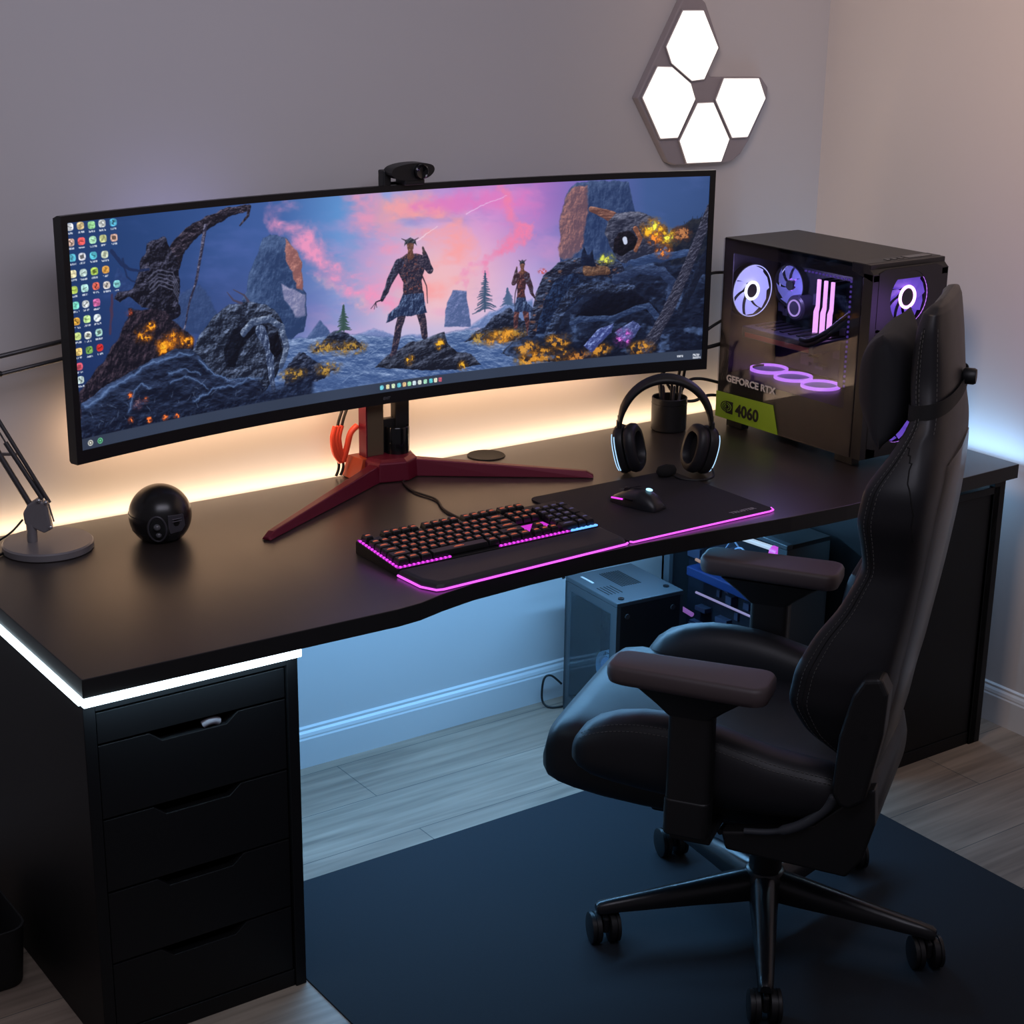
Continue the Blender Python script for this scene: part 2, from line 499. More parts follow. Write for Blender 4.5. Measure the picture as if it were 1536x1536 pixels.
def tex(mk, dark, light, sc=14, seed=60, ax=1.0, relief=2.2, rim=None, rimw=5.0, hi=None, a=1.0, lean=0.0):
    idx, m, sd, lit = mk
    x = X[idx] + lean * Y[idx]; y = Y[idx] - lean * .3 * X[idx]
    n = fbm(x, y, sc, 6, seed, ax)
    n2 = fbm(x - .9, y - 1.3, sc, 6, seed, ax)
    fine = fbm(x, y, sc * .28, 4, seed + 5, ax * 1.3, True)
    edge = np.exp(-np.maximum(sd, 0) / (sc * .55))
    sh = .20 + .42 * lit * edge + (n - n2) * relief * 1.3 + (fine - .62) * .55 + (n - .5) * .45
    sh = (np.clip(sh, 0, 1) ** 1.15)[:, None]
    c = S(dark) * (1 - sh) + S(light) * sh
    if hi is not None:
        h = (sm(.58, .78, fbm(x, y, sc * .5, 5, seed + 9, ax)))[:, None] * .6
        c = c * (1 - h) + S(hi) * h * (.5 + fine[:, None] * .8)
    if rim is not None:
        r = (np.exp(-np.maximum(sd, 0) / rimw) * .75)[:, None]
        c = c * (1 - r) + S(rim) * r
    put(mk, c, a)
def lines(mk_pts, col, w=.8, w1=None, a=.7, warp=4.0, soft=1.0):
    put(strokemask(mk_pts, w, w1, warp, soft), S(col), a)
def glow(cx, cy, r, col, a=.9, seed=3, spread=1.0):
    idx = seld(cx - r * 1.7 * spread, cx + r * 1.7 * spread, cy - r * 1.7, cy + r * 1.7)
    d = np.hypot((X[idx] - cx) / spread, Y[idx] - cy) / r
    n = sm(.30, .85, fbm(X[idx], Y[idx], max(r * .5, 3), 5, seed) + .35 * (fbm(X[idx], Y[idx], 3.0, 3, seed + 3, 1, True) - .6))
    core = np.clip(1.15 - d, 0, 1)
    m = np.clip(core * n * 2.4, 0, 1)
    h = sm(.35, .95, core * n * 1.9)[:, None]
    c = (S(col) * .62) * (1 - h) + np.clip(S(col) * 1.12 + np.array([.06, .10, .03]), 0, 1) * h
    m = (m * a)[:, None]
    soft = (np.clip(1 - d * .75, 0, 1) ** 2 * .25 * a)[:, None]
    IMG[idx] = np.clip(IMG[idx] + S(col) * soft, 0, 1)
    IMG[idx] = IMG[idx] * (1 - m) + c * m
def ribbon(pts, col, w, a, seed=5, ax=2.5):
    idx, m, sd, _l = strokemask(pts, w, w * .6, 30, w * 1.4)
    n = sm(.30, .66, fbm(X[idx] - Y[idx] * .4, Y[idx] * 1.1, 26, 5, seed, ax))
    put((idx, m * n, sd), S(col), a)

# sky
kx = [0, 120, 300, 400, 480, 560, 640, 720, 800, 900, 1000]
top = [(28, 56, 104), (38, 68, 122), (62, 94, 158), (92, 144, 206), (140, 160, 222), (184, 146, 214), (200, 136, 208), (172, 116, 192), (110, 104, 178), (62, 88, 142), (52, 78, 128)]
bot = [(26, 48, 96), (40, 62, 112), (78, 94, 156), (140, 150, 206), (190, 176, 216), (222, 186, 214), (214, 184, 218), (180, 172, 222), (120, 140, 196), (62, 92, 142), (46, 72, 116)]
T = np.stack([np.interp(X, kx, [c[k] for c in top]) for k in range(3)], 1) / 255
B = np.stack([np.interp(X, kx, [c[k] for c in bot]) for k in range(3)], 1) / 255
v = sm(10, 190, Y)[:, None]
IMG[:] = T * (1 - v) + B * v
IMG *= (1 + (fbm(X, Y, 70, 4, 91, 2) - .5) * .12)[:, None]
g_ = np.exp(-(((X - 560) / 95) ** 2 + ((Y - 120) / 75) ** 2))[:, None] * .62
IMG[:] = IMG * (1 - g_) + S((252, 190, 176)) * g_
cl2 = sm(.50, .74, fbm(X - Y * .7, Y, 60, 6, 77, 2.2))[:, None] * (sm(300, 420, X) * (1 - sm(800, 880, X)))[:, None] * .38
IMG[:] = IMG * (1 - cl2) + S((232, 150, 200)) * cl2
cl3 = sm(.55, .8, fbm(X - Y * .9, Y, 38, 6, 79, 2.6))[:, None] * .30
IMG[:] = IMG * (1 - cl3) + S((96, 112, 186)) * cl3
ribbon([(316.0,23.7),(341.7,45.8),(367.6,72.0),(383.3,98.6),(420.3,120.4),(468.7,143.6),(506.6,151.9)], (240, 150, 190), 17, .95, 11)
ribbon([(388.5,63.0),(409.6,81.0),(430.9,98.4)], (232, 140, 196), 9, .7, 12)
ribbon([(435.6,12.3),(451.8,49.6),(484.0,79.6),(495.3,117.8),(522.6,139.0)], (244, 150, 178), 24, .75, 13)
ribbon([(494.0,24.9),(536.9,36.6),(580.4,57.9),(591.9,87.0),(570.9,114.3),(538.9,140.4)], (250, 160, 160), 26, .85, 14)
ribbon([(536.5,18.0),(601.0,21.2),(666.0,28.9),(709.2,25.8)], (222, 120, 190), 22, .8, 15)
ribbon([(670.9,14.7),(682.8,44.0),(700.1,68.9),(673.5,87.0),(641.4,104.5)], (238, 128, 170), 10, .95, 16)
ribbon([(603.9,126.2),(641.5,107.4),(668.2,91.6)], (236, 140, 186), 9, .85, 17)
ribbon([(555.2,141.8),(593.1,130.3),(625.4,118.0)], (250, 176, 176), 10, .8, 18)
ribbon([(367.5,115.2),(409.8,137.8),(452.7,156.1),(495.9,167.0)], (244, 176, 190), 9, .7, 19)
lines([(605.8,37.5),(638.9,26.7),(671.0,16.6)], (235, 205, 240), .7, .3, .8)
lines([(526.8,69.6),(542.7,61.2),(560.9,53.0)], (250, 225, 235), .7, .3, .8)
# haze at the horizon
h_ = (np.exp(-((Y - 205) / 20) ** 2) * .55 * sm(170, 400, X) * (1 - sm(760, 900, X)))[:, None]
IMG[:] = IMG * (1 - h_) + S((176, 186, 226)) * h_
# far towers and cliffs
tex(polymask([(570.6,197.2),(574.2,162.6),(584.7,146.1),(606.6,147.7),(614.7,201.2)], 3, 1.5), (78, 96, 142), (132, 140, 190), 8, 61)
tex(polymask([(606.0,204.4),(638.5,187.4),(671.1,175.1),(715.1,171.1),(716.8,215.3)], 6, 4), (96, 118, 168), (140, 158, 205), 8, 62)
tex(polymask([(426.0,195.4),(452.9,187.2),(474.6,193.4),(496.4,203.4),(540.1,204.0),(540.4,217.6),(426.1,206.7)], 6, 3), (110, 126, 178), (140, 156, 204), 8, 63)
tex(polymask([(247.1,124.0),(255.4,113.7),(259.9,90.7),(272.5,68.5),(283.1,45.2),(293.3,41.8),(305.6,44.6),(319.9,51.1),(330.1,65.2),(341.4,83.9),(342.3,119.8),(348.5,127.7),(349.4,158.6),(344.0,178.0),(314.5,190.6),(252.3,173.0)], 5, 1.2), (38, 58, 98), (98, 122, 166), 22, 64, .7, 2.6, lean=.2)
tex(polymask([(317.8,51.8),(332.2,65.3),(341.4,83.9),(342.2,121.6),(332.9,118.8),(323.7,89.3),(315.6,67.4)], 6, 2), (150, 92, 86), (236, 158, 138), 10, 65, a=.85)
tex(polymask([(309.0,109.1),(325.6,118.0),(347.4,129.4),(347.3,156.6),(329.4,156.3),(315.0,133.0)], 6, 2.5), (128, 128, 168), (206, 196, 222), 9, 66, a=.8)
tex(polymask([(129.8,154.9),(145.2,106.8),(183.1,98.2),(200.6,119.1),(212.1,144.7),(231.9,170.1)], 8, 4), (44, 64, 108), (70, 92, 140), 14, 67)
tex(polymask([(340.7,195.9),(354.6,179.4),(369.4,166.5),(382.2,182.8),(395.0,202.9)], 5, 2), (62, 84, 130), (98, 118, 164), 9, 68)
tex(polymask([(755.8,145.6),(760.4,125.9),(759.4,56.8),(765.7,27.8),(777.7,6.8),(786.0,1.2),(870.2,3.1),(881.6,48.7),(887.5,75.8),(898.7,151.9)], 6, 1.5), (34, 52, 92), (92, 112, 152), 24, 69, .6, 2.6)
tex(polymask([(758.6,109.9),(759.4,56.8),(765.7,27.8),(782.0,6.9),(803.5,5.5),(801.9,58.3),(795.3,99.6),(780.7,114.9)], 7, 3), (104, 76, 88), (206, 140, 126), 14, 70, .6, 2.8, a=.9)
idx = seld(740, 860, 60, 180)
m = (np.exp(-(((X[idx] - 795) / 45) ** 2 + ((Y[idx] - 150) / 32) ** 2)) * .45)[:, None]
IMG[idx] = IMG[idx] * (1 - m) + S((126, 158, 214)) * m
# frozen ground
gm = polymask([(128.2,256.9),(159.8,211.0),(314.5,186.0),(409.9,191.7),(540.2,209.9),(606.0,204.4),(694.9,221.7),(829.4,251.4),(833.9,335.2),(-19.5,290.7)], 5, 4)
tex(gm, (58, 84, 134), (176, 196, 232), 9, 71, 3.0, 2.0, lean=.8)
tex(polymask([(142.6,277.2),(178.9,249.3),(303.5,234.5),(453.5,255.8),(541.6,281.5),(809.1,287.4),(811.4,333.6),(141.2,320.8)], 8, 12), (52, 76, 124), (122, 148, 196), 9, 72, 3.0, 2.0, a=.75, lean=.8)
for k in range(26):
    a = rng.uniform(300, 760); b = rng.uniform(215, 262)
    lines([(a, b), (a + rng.uniform(12, 34), b - rng.uniform(1, 7))], (190, 210, 240), .5, .2, .45)
# mounds
def mound(pts, seed, gold=None):
    tex(polymask(pts, 7, 1.3), (18, 24, 42), (92, 104, 136), 9, seed, 1.6, 3.0)
    if gold:
        for cx, cy, r in gold: glow(cx, cy, r, (226, 140, 34), .85, seed, 2.6)
mound([(354.7,208.2),(370.8,197.1),(390.2,185.1),(404.1,185.3),(420.9,196.0),(440.1,215.5)], 80)
mound([(309.9,234.2),(323.8,210.0),(340.4,206.3),(361.0,221.2),(393.0,238.9),(365.1,249.6),(309.7,253.3)], 81)
mound([(603.0,220.8),(631.3,207.4),(656.6,188.8),(679.2,178.9),(691.2,191.4),(717.6,206.3),(718.7,232.7)], 82)
mound([(664.3,246.7),(683.9,230.0),(706.4,213.4),(723.6,212.0),(725.5,257.0),(693.5,254.4)], 84)
# conifers
def conifer(cx, y0, y1, w, seed, col=(38, 56, 62)):
    r = np.random.RandomState(seed)
    lines([(cx, y0), (cx, y1)], col, .5, 1.0, .95, 1)
    n = 18
    for k in range(n):
        t = (k + 1) / n; yy = y0 + (y1 - y0) * t * .92; ww = w * t
        for sg in (-1, 1):
            lines([(cx, yy), (cx + sg * ww * r.uniform(.6, 1.05), yy + ww * r.uniform(.12, .5))], col, 1.7, .5, .9, 4)
conifer(*[(406.8,148.4)][0], [(406.9,185.8)][0][1], 13, 1, (54, 80, 76))
conifer(*[(637.3,121.0)][0], [(653.5,180.9)][0][1], 20, 2, (60, 82, 112))
conifer(*[(675.3,149.0)][0], [(676.2,174.8)][0][1], 14, 3, (74, 98, 134))
for k, (a, b) in enumerate([(323.6,236.2),(379.1,234.6),(401.4,208.3),(421.0,211.9),(373.5,203.5),(634.6,219.3),(663.3,217.9),(689.2,217.3),(701.7,241.9),(708.2,259.6)]):
    glow(a, b, 11, (176, 122, 48), .75, 120 + k, 2.2)
# central rock
tex(polymask([(455.0,243.4),(474.7,228.3),(488.8,223.7),(514.2,214.0),(542.6,210.6),(571.0,204.0),(576.0,220.3),(591.9,236.0),(615.1,242.1),(632.9,260.0),(563.7,261.4),(523.4,253.5),(506.2,251.4)], 4, 1), (20, 24, 38), (112, 122, 150), 12, 85, 2.2, 3.0, lean=-.7)
for a, b, r in [(*t, 9) for t in [(513.2,239.1),(562.9,221.6),(601.1,257.6)]]: glow(a, b, r, (238, 150, 40), .95, 86)
# figures
def F(*pts): return pts
def warrior(tr, sc, body=(34, 34, 54), lit=(120, 96, 104), seed=90):
    J = lambda L: [tr(p) for p in L]
    tex(strokemask(J([(790, 945), (765, 1040), (742, 1150)]), 7.6 * sc, 4.6 * sc, 2), body, lit, 5, seed)
    tex(strokemask(J([(895, 930), (915, 1010), (922, 1080)]), 7.6 * sc, 5 * sc, 2), body, lit, 5, seed)
    tex(strokemask(J([(742, 1150), (725, 1166)]), 3.4 * sc, 3 * sc, 1), body, lit, 5, seed)
    tex(polymask(J([(795, 818), (915, 818), (925, 880), (938, 948), (850, 955), (790, 945), (740, 962), (696, 976), (706, 930), (770, 880)]), 3, 1), (30, 42, 74), (110, 132, 172), 7, seed + 1, .5)
    tex(polymask(J([(752, 650), (772, 618), (820, 600), (880, 600), (926, 618), (922, 700), (908, 760), (914, 828), (796, 830), (800, 760), (776, 700)]), 3, 1), body, lit, 5, seed + 2, hi=(150, 74, 58))
    tex(strokemask(J([(778, 645), (735, 720), (705, 790), (676, 842)]), 8.0 * sc, 3.0 * sc, 3), body, (96, 100, 128), 5, seed + 3)
    tex(strokemask(J([(910, 640), (955, 702)]), 7.5 * sc, 6 * sc, 2), body, (120, 104, 120), 5, seed + 4)
    tex(strokemask(J([(955, 702), (935, 640), (922, 600)]), 5.6 * sc, 3.6 * sc, 2), body, (120, 104, 120), 5, seed + 4)
    tex(strokemask(J([(922, 600), (914, 570)]), 2.6 * sc, 1.8 * sc, 1), (60, 52, 58), lit, 5, seed + 4)
    for e in ((612, 885), (630, 890), (645, 884)):
        lines(J([(678, 842), (640, 852), e]), (30, 30, 46), .9 * sc, .4, .95, 1)
    tex(strokemask(J([(842, 590), (842, 612)]), 4.6 * sc, 6 * sc, 1), (90, 60, 52), (150, 100, 84), 5, seed)
    tex(strokemask(J([(842, 545), (842, 566)]), 6.4 * sc, 5.4 * sc, 1), (96, 66, 58), (170, 118, 96), 5, seed + 5)
    tex(polymask(J([(806, 556), (812, 522), (842, 506), (872, 524), (878, 558), (868, 545), (842, 538), (816, 545)]), 1, 1), (36, 40, 52), (110, 112, 124), 4, seed + 6)
    for a, b in (((815, 522), (792, 510)), ((868, 522), (888, 512))):
        lines(J([a, b]), (52, 44, 50), .9, .4, .9, 1)
    lines(J([(905, 720), (935, 790), (940, 890)]), (48, 40, 52), 1.1, .6, .9, 1)
CFIG = [(515.4,78.0),(517.8,227.0),(454.1,145.9),(554.9,115.3)]
_ax = (CFIG[3][0] - CFIG[2][0]) / 360.0
_ay = (CFIG[1][1] - CFIG[0][1]) / 600.0
warrior(lambda p: (CFIG[0][0] + (p[0] - 842) * _ax, CFIG[0][1] + (p[1] - 560) * _ay), .92)
C2 = [(698.7,116.0),(695.9,221.5)]
_s = (C2[1][1] - C2[0][1]) / 610.0
warrior(lambda p: (C2[0][0] + (842 - p[0]) * _s * .72, C2[0][1] + (p[1] - 545) * _s), .62, (52, 34, 44), (150, 96, 92), 95)
# right-hand creature landscape
tex(polymask([(667.9,246.6),(683.9,233.0),(713.6,220.4),(741.0,217.3),(753.1,183.1),(765.9,164.0),(778.2,134.8),(810.3,126.4),(854.0,133.2),(891.3,124.5),(943.8,105.9),(983.0,94.1),(1008.1,92.0),(1022.0,282.5),(895.0,277.6),(817.8,273.2),(743.0,265.4),(707.1,262.5)], 7, 1.5), (12, 18, 36), (58, 76, 114), 26, 100, 1.6, 2.6, hi=(86, 110, 156))
tex(polymask([(932.8,100.6),(944.5,75.9),(967.8,66.4),(991.5,64.2),(1004.8,47.0),(1010.6,127.4),(945.5,131.1)], 8, 3), (16, 24, 42), (60, 60, 66), 14, 101)
tex(polymask([(719.2,220.8),(728.9,191.5),(741.1,157.6),(761.8,134.0),(788.8,130.4),(801.7,170.8),(767.4,196.5),(749.5,225.4)], 4, 3), (14, 22, 44), (58, 84, 130), 10, 122)
tex(strokemask([(716.4,220.6),(720.8,193.5),(730.5,164.4),(741.8,142.8),(761.5,127.8),(788.5,124.2),(821.4,130.6),(854.1,134.4)], 7, 13, 4), (20, 24, 42), (96, 110, 144), 9, 102, 1.8, 3.0, hi=(150, 100, 78))
tex(strokemask([(810.5,131.4),(832.3,133.6),(837.8,135.0)], 10, 7, 6), (84, 56, 44), (190, 140, 100), 8, 103, a=.8)
tex(strokemask([(746.8,225.2),(756.8,203.3),(769.5,181.6),(784.9,162.5),(812.0,158.9),(855.6,162.1),(880.3,166.9)], 9, 8, 5), (20, 26, 44), (88, 108, 150), 9, 104, 1.5, 3.0)
tex(polymask([(795.0,118.3),(796.3,106.0),(799.6,96.3),(805.3,108.9),(809.4,109.0),(814.5,102.3),(817.5,119.3),(821.2,126.9),(794.0,125.7)], 2, 1), (14, 22, 44), (36, 50, 82), 8, 105)
tex(polymask([(818.1,171.7),(839.6,167.7),(880.3,166.9),(894.3,175.0),(922.8,196.4),(923.4,206.7),(884.7,194.9),(852.6,206.2),(786.7,200.1),(802.3,183.4)], 5, 3), (6, 10, 24), (20, 28, 50), 12, 106)
tex(strokemask([(781.7,209.9),(803.4,204.9),(841.7,206.9),(858.1,206.4),(882.1,197.4),(908.9,192.1),(923.7,211.8)], 4, 5, 3), (30, 44, 76), (86, 108, 150), 8, 107, 2)
tex(strokemask([(854.8,148.2),(892.1,137.0),(930.0,140.7),(947.3,159.0),(943.6,184.3)], 8, 6, 4), (30, 42, 72), (78, 98, 140), 10, 108, 2)
tex(strokemask([(883.2,124.2),(917.9,120.3),(957.9,116.3),(981.6,111.7)], 7, 5, 4), (36, 54, 92), (96, 124, 176), 10, 109, 3)
# skull with horn
tex(strokemask([(809.2,41.7),(822.3,46.2),(833.2,49.7),(845.6,56.2)], 4, 8.5, 2), (92, 60, 58), (206, 150, 128), 8, 110, 3)
tex(polymask([(833.4,77.9),(839.2,60.9),(852.0,50.2),(873.3,48.3),(894.9,51.3),(916.8,60.4),(933.7,73.2),(940.2,90.8),(928.1,110.5),(898.9,117.2),(877.6,121.5),(864.3,123.6),(853.1,118.2),(841.2,97.9)], 5, 1.2), (34, 38, 58), (140, 142, 164), 14, 111, 1.5, 3.0)
tex(polymask([(847.4,88.2),(856.3,78.6),(872.3,76.6),(886.5,89.4),(884.7,104.3),(871.5,108.8),(861.0,113.5),(847.2,108.0)], 4, 1.5), (8, 10, 20), (44, 36, 50), 8, 112)
put(strokemask([(866.3,88.8),(867.9,93.8)], 3.6, 3.2, 1), S((206, 214, 240)), .95)
tex(strokemask([(882.9,74.4),(891.9,89.6),(884.8,106.8)], 4, 3, 2), (120, 70, 50), (220, 140, 100), 6, 113, a=.8)
for t, r, c in zip([(911.1,75.2),(938.8,90.7),(916.0,90.2),(930.7,110.6),(958.5,86.2)], (17, 15, 12, 12, 14), ((252, 150, 34), (255, 164, 40), (230, 110, 40), (220, 110, 50), (150, 84, 60))):
    glow(t[0], t[1], r, c, 1.0, 114, 1.3)
glow(*[(910.9,72.7)][0], 10, (255, 210, 70), 1, 115)
glow(*[(937.5,90.7)][0], 9, (255, 210, 70), 1, 116)
glow(*[(836.9,117.6)][0], 11, (196, 190, 70), .9, 117, 1.4)
glow(*[(731.7,128.8)][0], 5, (230, 70, 60), .95, 118, 1.6)
# leaning trunk
tex(strokemask([(1003.5,47.0),(988.2,91.7),(967.6,141.7),(946.8,192.1),(920.1,240.0),(907.5,257.5)], 7, 10, 3), (34, 36, 54), (98, 100, 122), 7, 119, .5, 3.0, lean=.9)
tex(strokemask([(1009.2,107.1),(996.0,127.1),(982.3,159.9),(961.2,205.4)], 9, 6, 4), (16, 22, 40), (40, 52, 80), 9, 121)
for k in range(14):
    a, b = [(962.8,71.3)][0]
    lines([(a + k * 4, b + 8 - k), (a + k * 4 + rng.uniform(-4, 4), b - rng.uniform(0, 9) - k * 1.2)], (30, 34, 46), .5, .3, .8)
# orange scrub, crystals
for k, t in enumerate([(709.0,241.3),(760.9,235.0),(734.3,254.6),(767.4,257.0),(795.3,264.0),(715.2,259.4),(827.8,253.3),(899.3,257.1),(672.5,219.7),(658.9,223.5)]):
    glow(t[0], t[1], 13, (204, 124, 40) if k != 4 else (180, 100, 44), .8, 130 + k, 1.9)
tex(polymask([(802.7,246.7),(826.2,222.6),(851.8,215.0),(848.4,228.9),(817.0,257.8)], 3, 1.2), (52, 62, 120), (150, 170, 230), 6, 141)
tex(polymask([(853.9,229.2),(885.7,212.8),(897.3,223.6),(887.2,238.5),(871.2,245.4)], 3, 1.2), (52, 62, 110), (140, 156, 214), 6, 142)
glow(*[(868.1,238.9)][0], 15, (214, 96, 220), 1.0, 143, 1.1)
# left tree trunk, creature and roots
tex(polymask([(65.9,60.0),(85.7,86.6),(116.3,94.7),(111.4,122.9),(75.2,109.5),(59.4,79.1)], 3, 3), (36, 58, 108), (58, 84, 140), 12, 150, a=.8)
tex(strokemask([(257.3,7.1),(230.2,8.4),(203.1,17.0),(173.1,30.9),(153.0,49.6),(142.5,69.1)], 5, 13, 5), (16, 16, 28), (96, 86, 104), 8, 151, 1.0, 3.2, lean=1.0)
tex(strokemask([(263.4,4.2),(261.2,15.9),(248.9,26.9)], 3, 1, 1), (24, 22, 34), (90, 84, 104), 5, 152)
tex(strokemask([(197.1,22.3),(188.1,61.6),(179.2,94.3),(168.6,118.3),(157.6,154.1)], 2.6, 1, 2), (40, 40, 62), (130, 128, 156), 5, 153)
tex(strokemask([(118.1,47.5),(107.9,61.0),(108.9,85.6),(123.5,112.2),(144.6,125.2)], 9, 11, 4), (14, 16, 30), (84, 84, 110), 9, 154, 1.2, 3.0)
tex(polymask([(108.8,36.8),(136.0,31.4),(152.8,56.2),(155.3,99.7),(150.5,127.7),(122.9,128.8),(98.2,112.8),(81.4,98.2),(67.7,106.0),(60.3,100.1),(66.4,92.9),(85.6,90.7),(99.9,68.1)], 5, 1.2), (12, 14, 26), (92, 92, 118), 10, 155, 1.0, 3.2)
for k in range(5):
    lines([(111.1,79.3),(124.9,71.1),(146.2,77.0),(153.5,94.5)] if k == 0 else [(a, b + 5 * k) for a, b in [(111.1,79.3),(124.9,71.1),(146.2,77.0),(153.5,94.5)]], (120, 122, 150), .9, .5, .55)
lines([(61.1,41.1),(72.6,58.4),(96.0,69.3),(111.4,69.5)], (26, 42, 82), 2.6, 1.6, .9)
lines([(73.9,52.1),(78.6,73.6),(90.7,83.2)], (26, 42, 82), 1.6, 1.0, .8)
lines([(56.8,94.8),(53.8,118.5),(48.9,142.0)], (70, 50, 76), 2.2, 1.6, .9)
tex(polymask([(-3.9,213.0),(24.0,186.2),(48.7,166.4),(74.3,129.8),(80.7,114.4),(132.9,123.5),(144.2,138.5),(171.2,165.5),(168.8,247.4),(-5.6,245.0)], 6, 2), (16, 16, 28), (76, 62, 76), 9, 156, .8, 3.0)
for k, (t, r) in enumerate(zip([(98.6,150.0),(110.7,140.3),(131.4,165.3),(143.4,162.1),(127.2,173.0),(161.1,168.2),(79.6,119.1)], (13, 7, 14, 13, 10, 10, 5))):
    glow(t[0], t[1], r, (244, 128, 30) if k != 6 else (190, 70, 50), 1.0, 160 + k, 1.2)
# creature with open jaws
tex(polymask([(166.6,186.3),(181.3,162.7),(204.1,140.2),(227.7,127.7),(255.2,126.8),(283.9,134.6),(302.4,148.5),(312.6,167.7),(314.4,195.1),(307.9,216.9),(295.1,235.1),(278.1,253.3),(261.1,264.1),(209.5,254.9),(169.3,230.0)], 4, 1.2), (20, 26, 42), (118, 134, 168), 11, 170, 1.2, 3.2)
tex(polymask([(217.2,185.5),(232.0,161.4),(254.7,153.9),(275.3,158.4),(285.5,165.1),(287.3,188.6),(268.9,168.2),(243.8,189.5),(233.0,212.7),(218.7,210.4)], 3, 1.2), (8, 12, 24), (34, 42, 64), 8, 171)
tex(strokemask([(248.3,168.9),(262.9,156.8),(287.7,154.7),(308.4,168.1),(314.4,196.0),(305.8,221.2)], 5, 4, 3), (52, 66, 96), (176, 192, 220), 7, 172, 1.4)
tex(strokemask([(275.1,169.1),(287.2,195.8),(288.8,232.3),(292.7,256.6)], 8, 3, 3), (40, 52, 82), (158, 176, 210), 7, 173, .6)
tex(polymask([(287.4,177.9),(302.1,172.6),(308.1,198.8),(297.5,210.9),(288.2,196.0)], 2, 1), (6, 8, 18), (26, 32, 50), 6, 174)
for a in ([(247.0,128.4),(234.9,123.4),(225.0,111.8)], [(257.2,127.0),(251.3,118.4),(235.1,109.5)]):
    lines(a, (70, 64, 84), 1.8, .5, .95, 1)
# big root in front
tex(polymask([(0.0,246.3),(3.2,222.6),(32.4,208.3),(71.5,195.2),(111.0,183.8),(142.9,175.6),(166.8,177.7),(182.5,192.3),(196.2,213.7),(225.5,227.4),(270.0,234.7),(278.1,248.7),(240.3,264.9),(178.0,284.4),(57.8,286.2),(0.2,279.2)], 4, 1.5), (14, 20, 38), (74, 94, 136), 17, 175, 2.2, 2.8, lean=.5)
for a, w in (([(10.6,225.8),(41.8,212.6),(81.1,198.6),(120.8,187.2),(150.7,182.0),(170.6,186.9)], 3.0), ([(180.4,197.2),(194.1,215.1),(220.4,226.6),(261.6,233.4)], 2.2), ([(69.4,244.9),(78.2,221.5),(94.3,211.1),(105.6,223.4)], 1.6), ([(168.8,247.4),(199.7,235.4),(240.8,235.4),(274.2,231.8)], 1.8), ([(130.0,205.8),(150.1,202.4),(179.9,214.5)], 1.8), ([(134.6,216.8),(154.7,213.6),(175.6,224.2),(189.5,233.6)], 1.5)):
    lines(a, (84, 114, 168), w * 1.25, w * .5, .5, 9, 3.5); lines(a, (130, 160, 208), w * .4, .4, .45, 9, 1.2)
tex(polymask([(-7.8,285.4),(0.0,246.3),(79.1,246.9),(178.7,258.0),(303.4,248.2),(356.4,242.4),(356.3,279.9),(177.8,288.8),(-0.7,295.5)], 9, 10), (12, 18, 36), (52, 66, 98), 8, 176, 1.4, 2.6, a=.9)
for k in range(30):
    t = [(10.4,265.1),(282.2,258.5)]
    a = rng.uniform(t[0][0], t[1][0]); b = rng.uniform(222, 258)
    lines([(a, b), (a + rng.uniform(-9, 9), b - rng.uniform(2, 9))], (130, 150, 186), .5, .3, .4)
for t in [(74.2,224.0),(96.3,234.3),(72.8,256.5),(100.2,260.6),(124.0,262.1),(141.0,263.8),(196.6,277.4),(216.1,280.3)]:
    glow(t[0], t[1], 5, (230, 92, 46), 1.0, 180)
glow(*[(84.3,237.8)][0], 9, (96, 60, 84), .8, 181)
# vignette of the artwork itself at its dark corners, then the task bar
tb = sm(266.0, 267.0, Y)[:, None]
IMG[:] = IMG * (1 - tb) + (S((52, 62, 82)) * (1 + .15 * (fbm(X, Y, 80, 2, 7) - .5))[:, None]) * tb
# desktop icons with tiny captions
ICW = 4.8
cols_ = [(225, 228, 235), (232, 205, 150), (150, 210, 150), (215, 220, 220), (90, 180, 215), (225, 190, 175), (220, 90, 90), (175, 228, 190), (205, 210, 150), (215, 175, 160),
         (90, 180, 205), (225, 225, 235), (90, 190, 210), (215, 225, 200), (232, 222, 180), (200, 222, 218), (190, 222, 100), (235, 170, 80), (190, 215, 100), (175, 220, 215), (225, 105, 90), (222, 215, 210), (140, 215, 220),
         (130, 225, 205), (220, 225, 228), (215, 110, 170), (235, 175, 70), (190, 225, 150), (215, 228, 235), (205, 225, 140), (225, 230, 220), (180, 225, 215), (235, 200, 120), (120, 170, 90), (215, 50, 50), (215, 90, 110), (205, 225, 225)]
ic = [(4.0,5.3),(18.7,5.3),(33.9,6.1),(48.7,5.7),(64.3,6.0),(4.0,23.7),(18.7,23.8),(34.4,24.0),(48.8,24.0),(64.2,24.5),(4.4,42.2),(18.2,42.4),(33.9,42.7),(49.8,43.4),(3.9,61.5),(18.5,61.9),(33.9,62.0),(49.8,62.0),(4.2,81.0),(19.0,80.8),(34.9,80.2),(49.9,81.0),(64.4,81.4),(4.8,99.9),(18.9,100.1),(34.3,100.4),(4.4,119.5),(19.5,118.8),(33.9,119.2),(4.8,137.8),(19.3,138.7),(34.9,137.7),(4.8,156.9),(19.8,157.2),(34.9,156.6),(4.3,175.2),(4.6,192.1)]
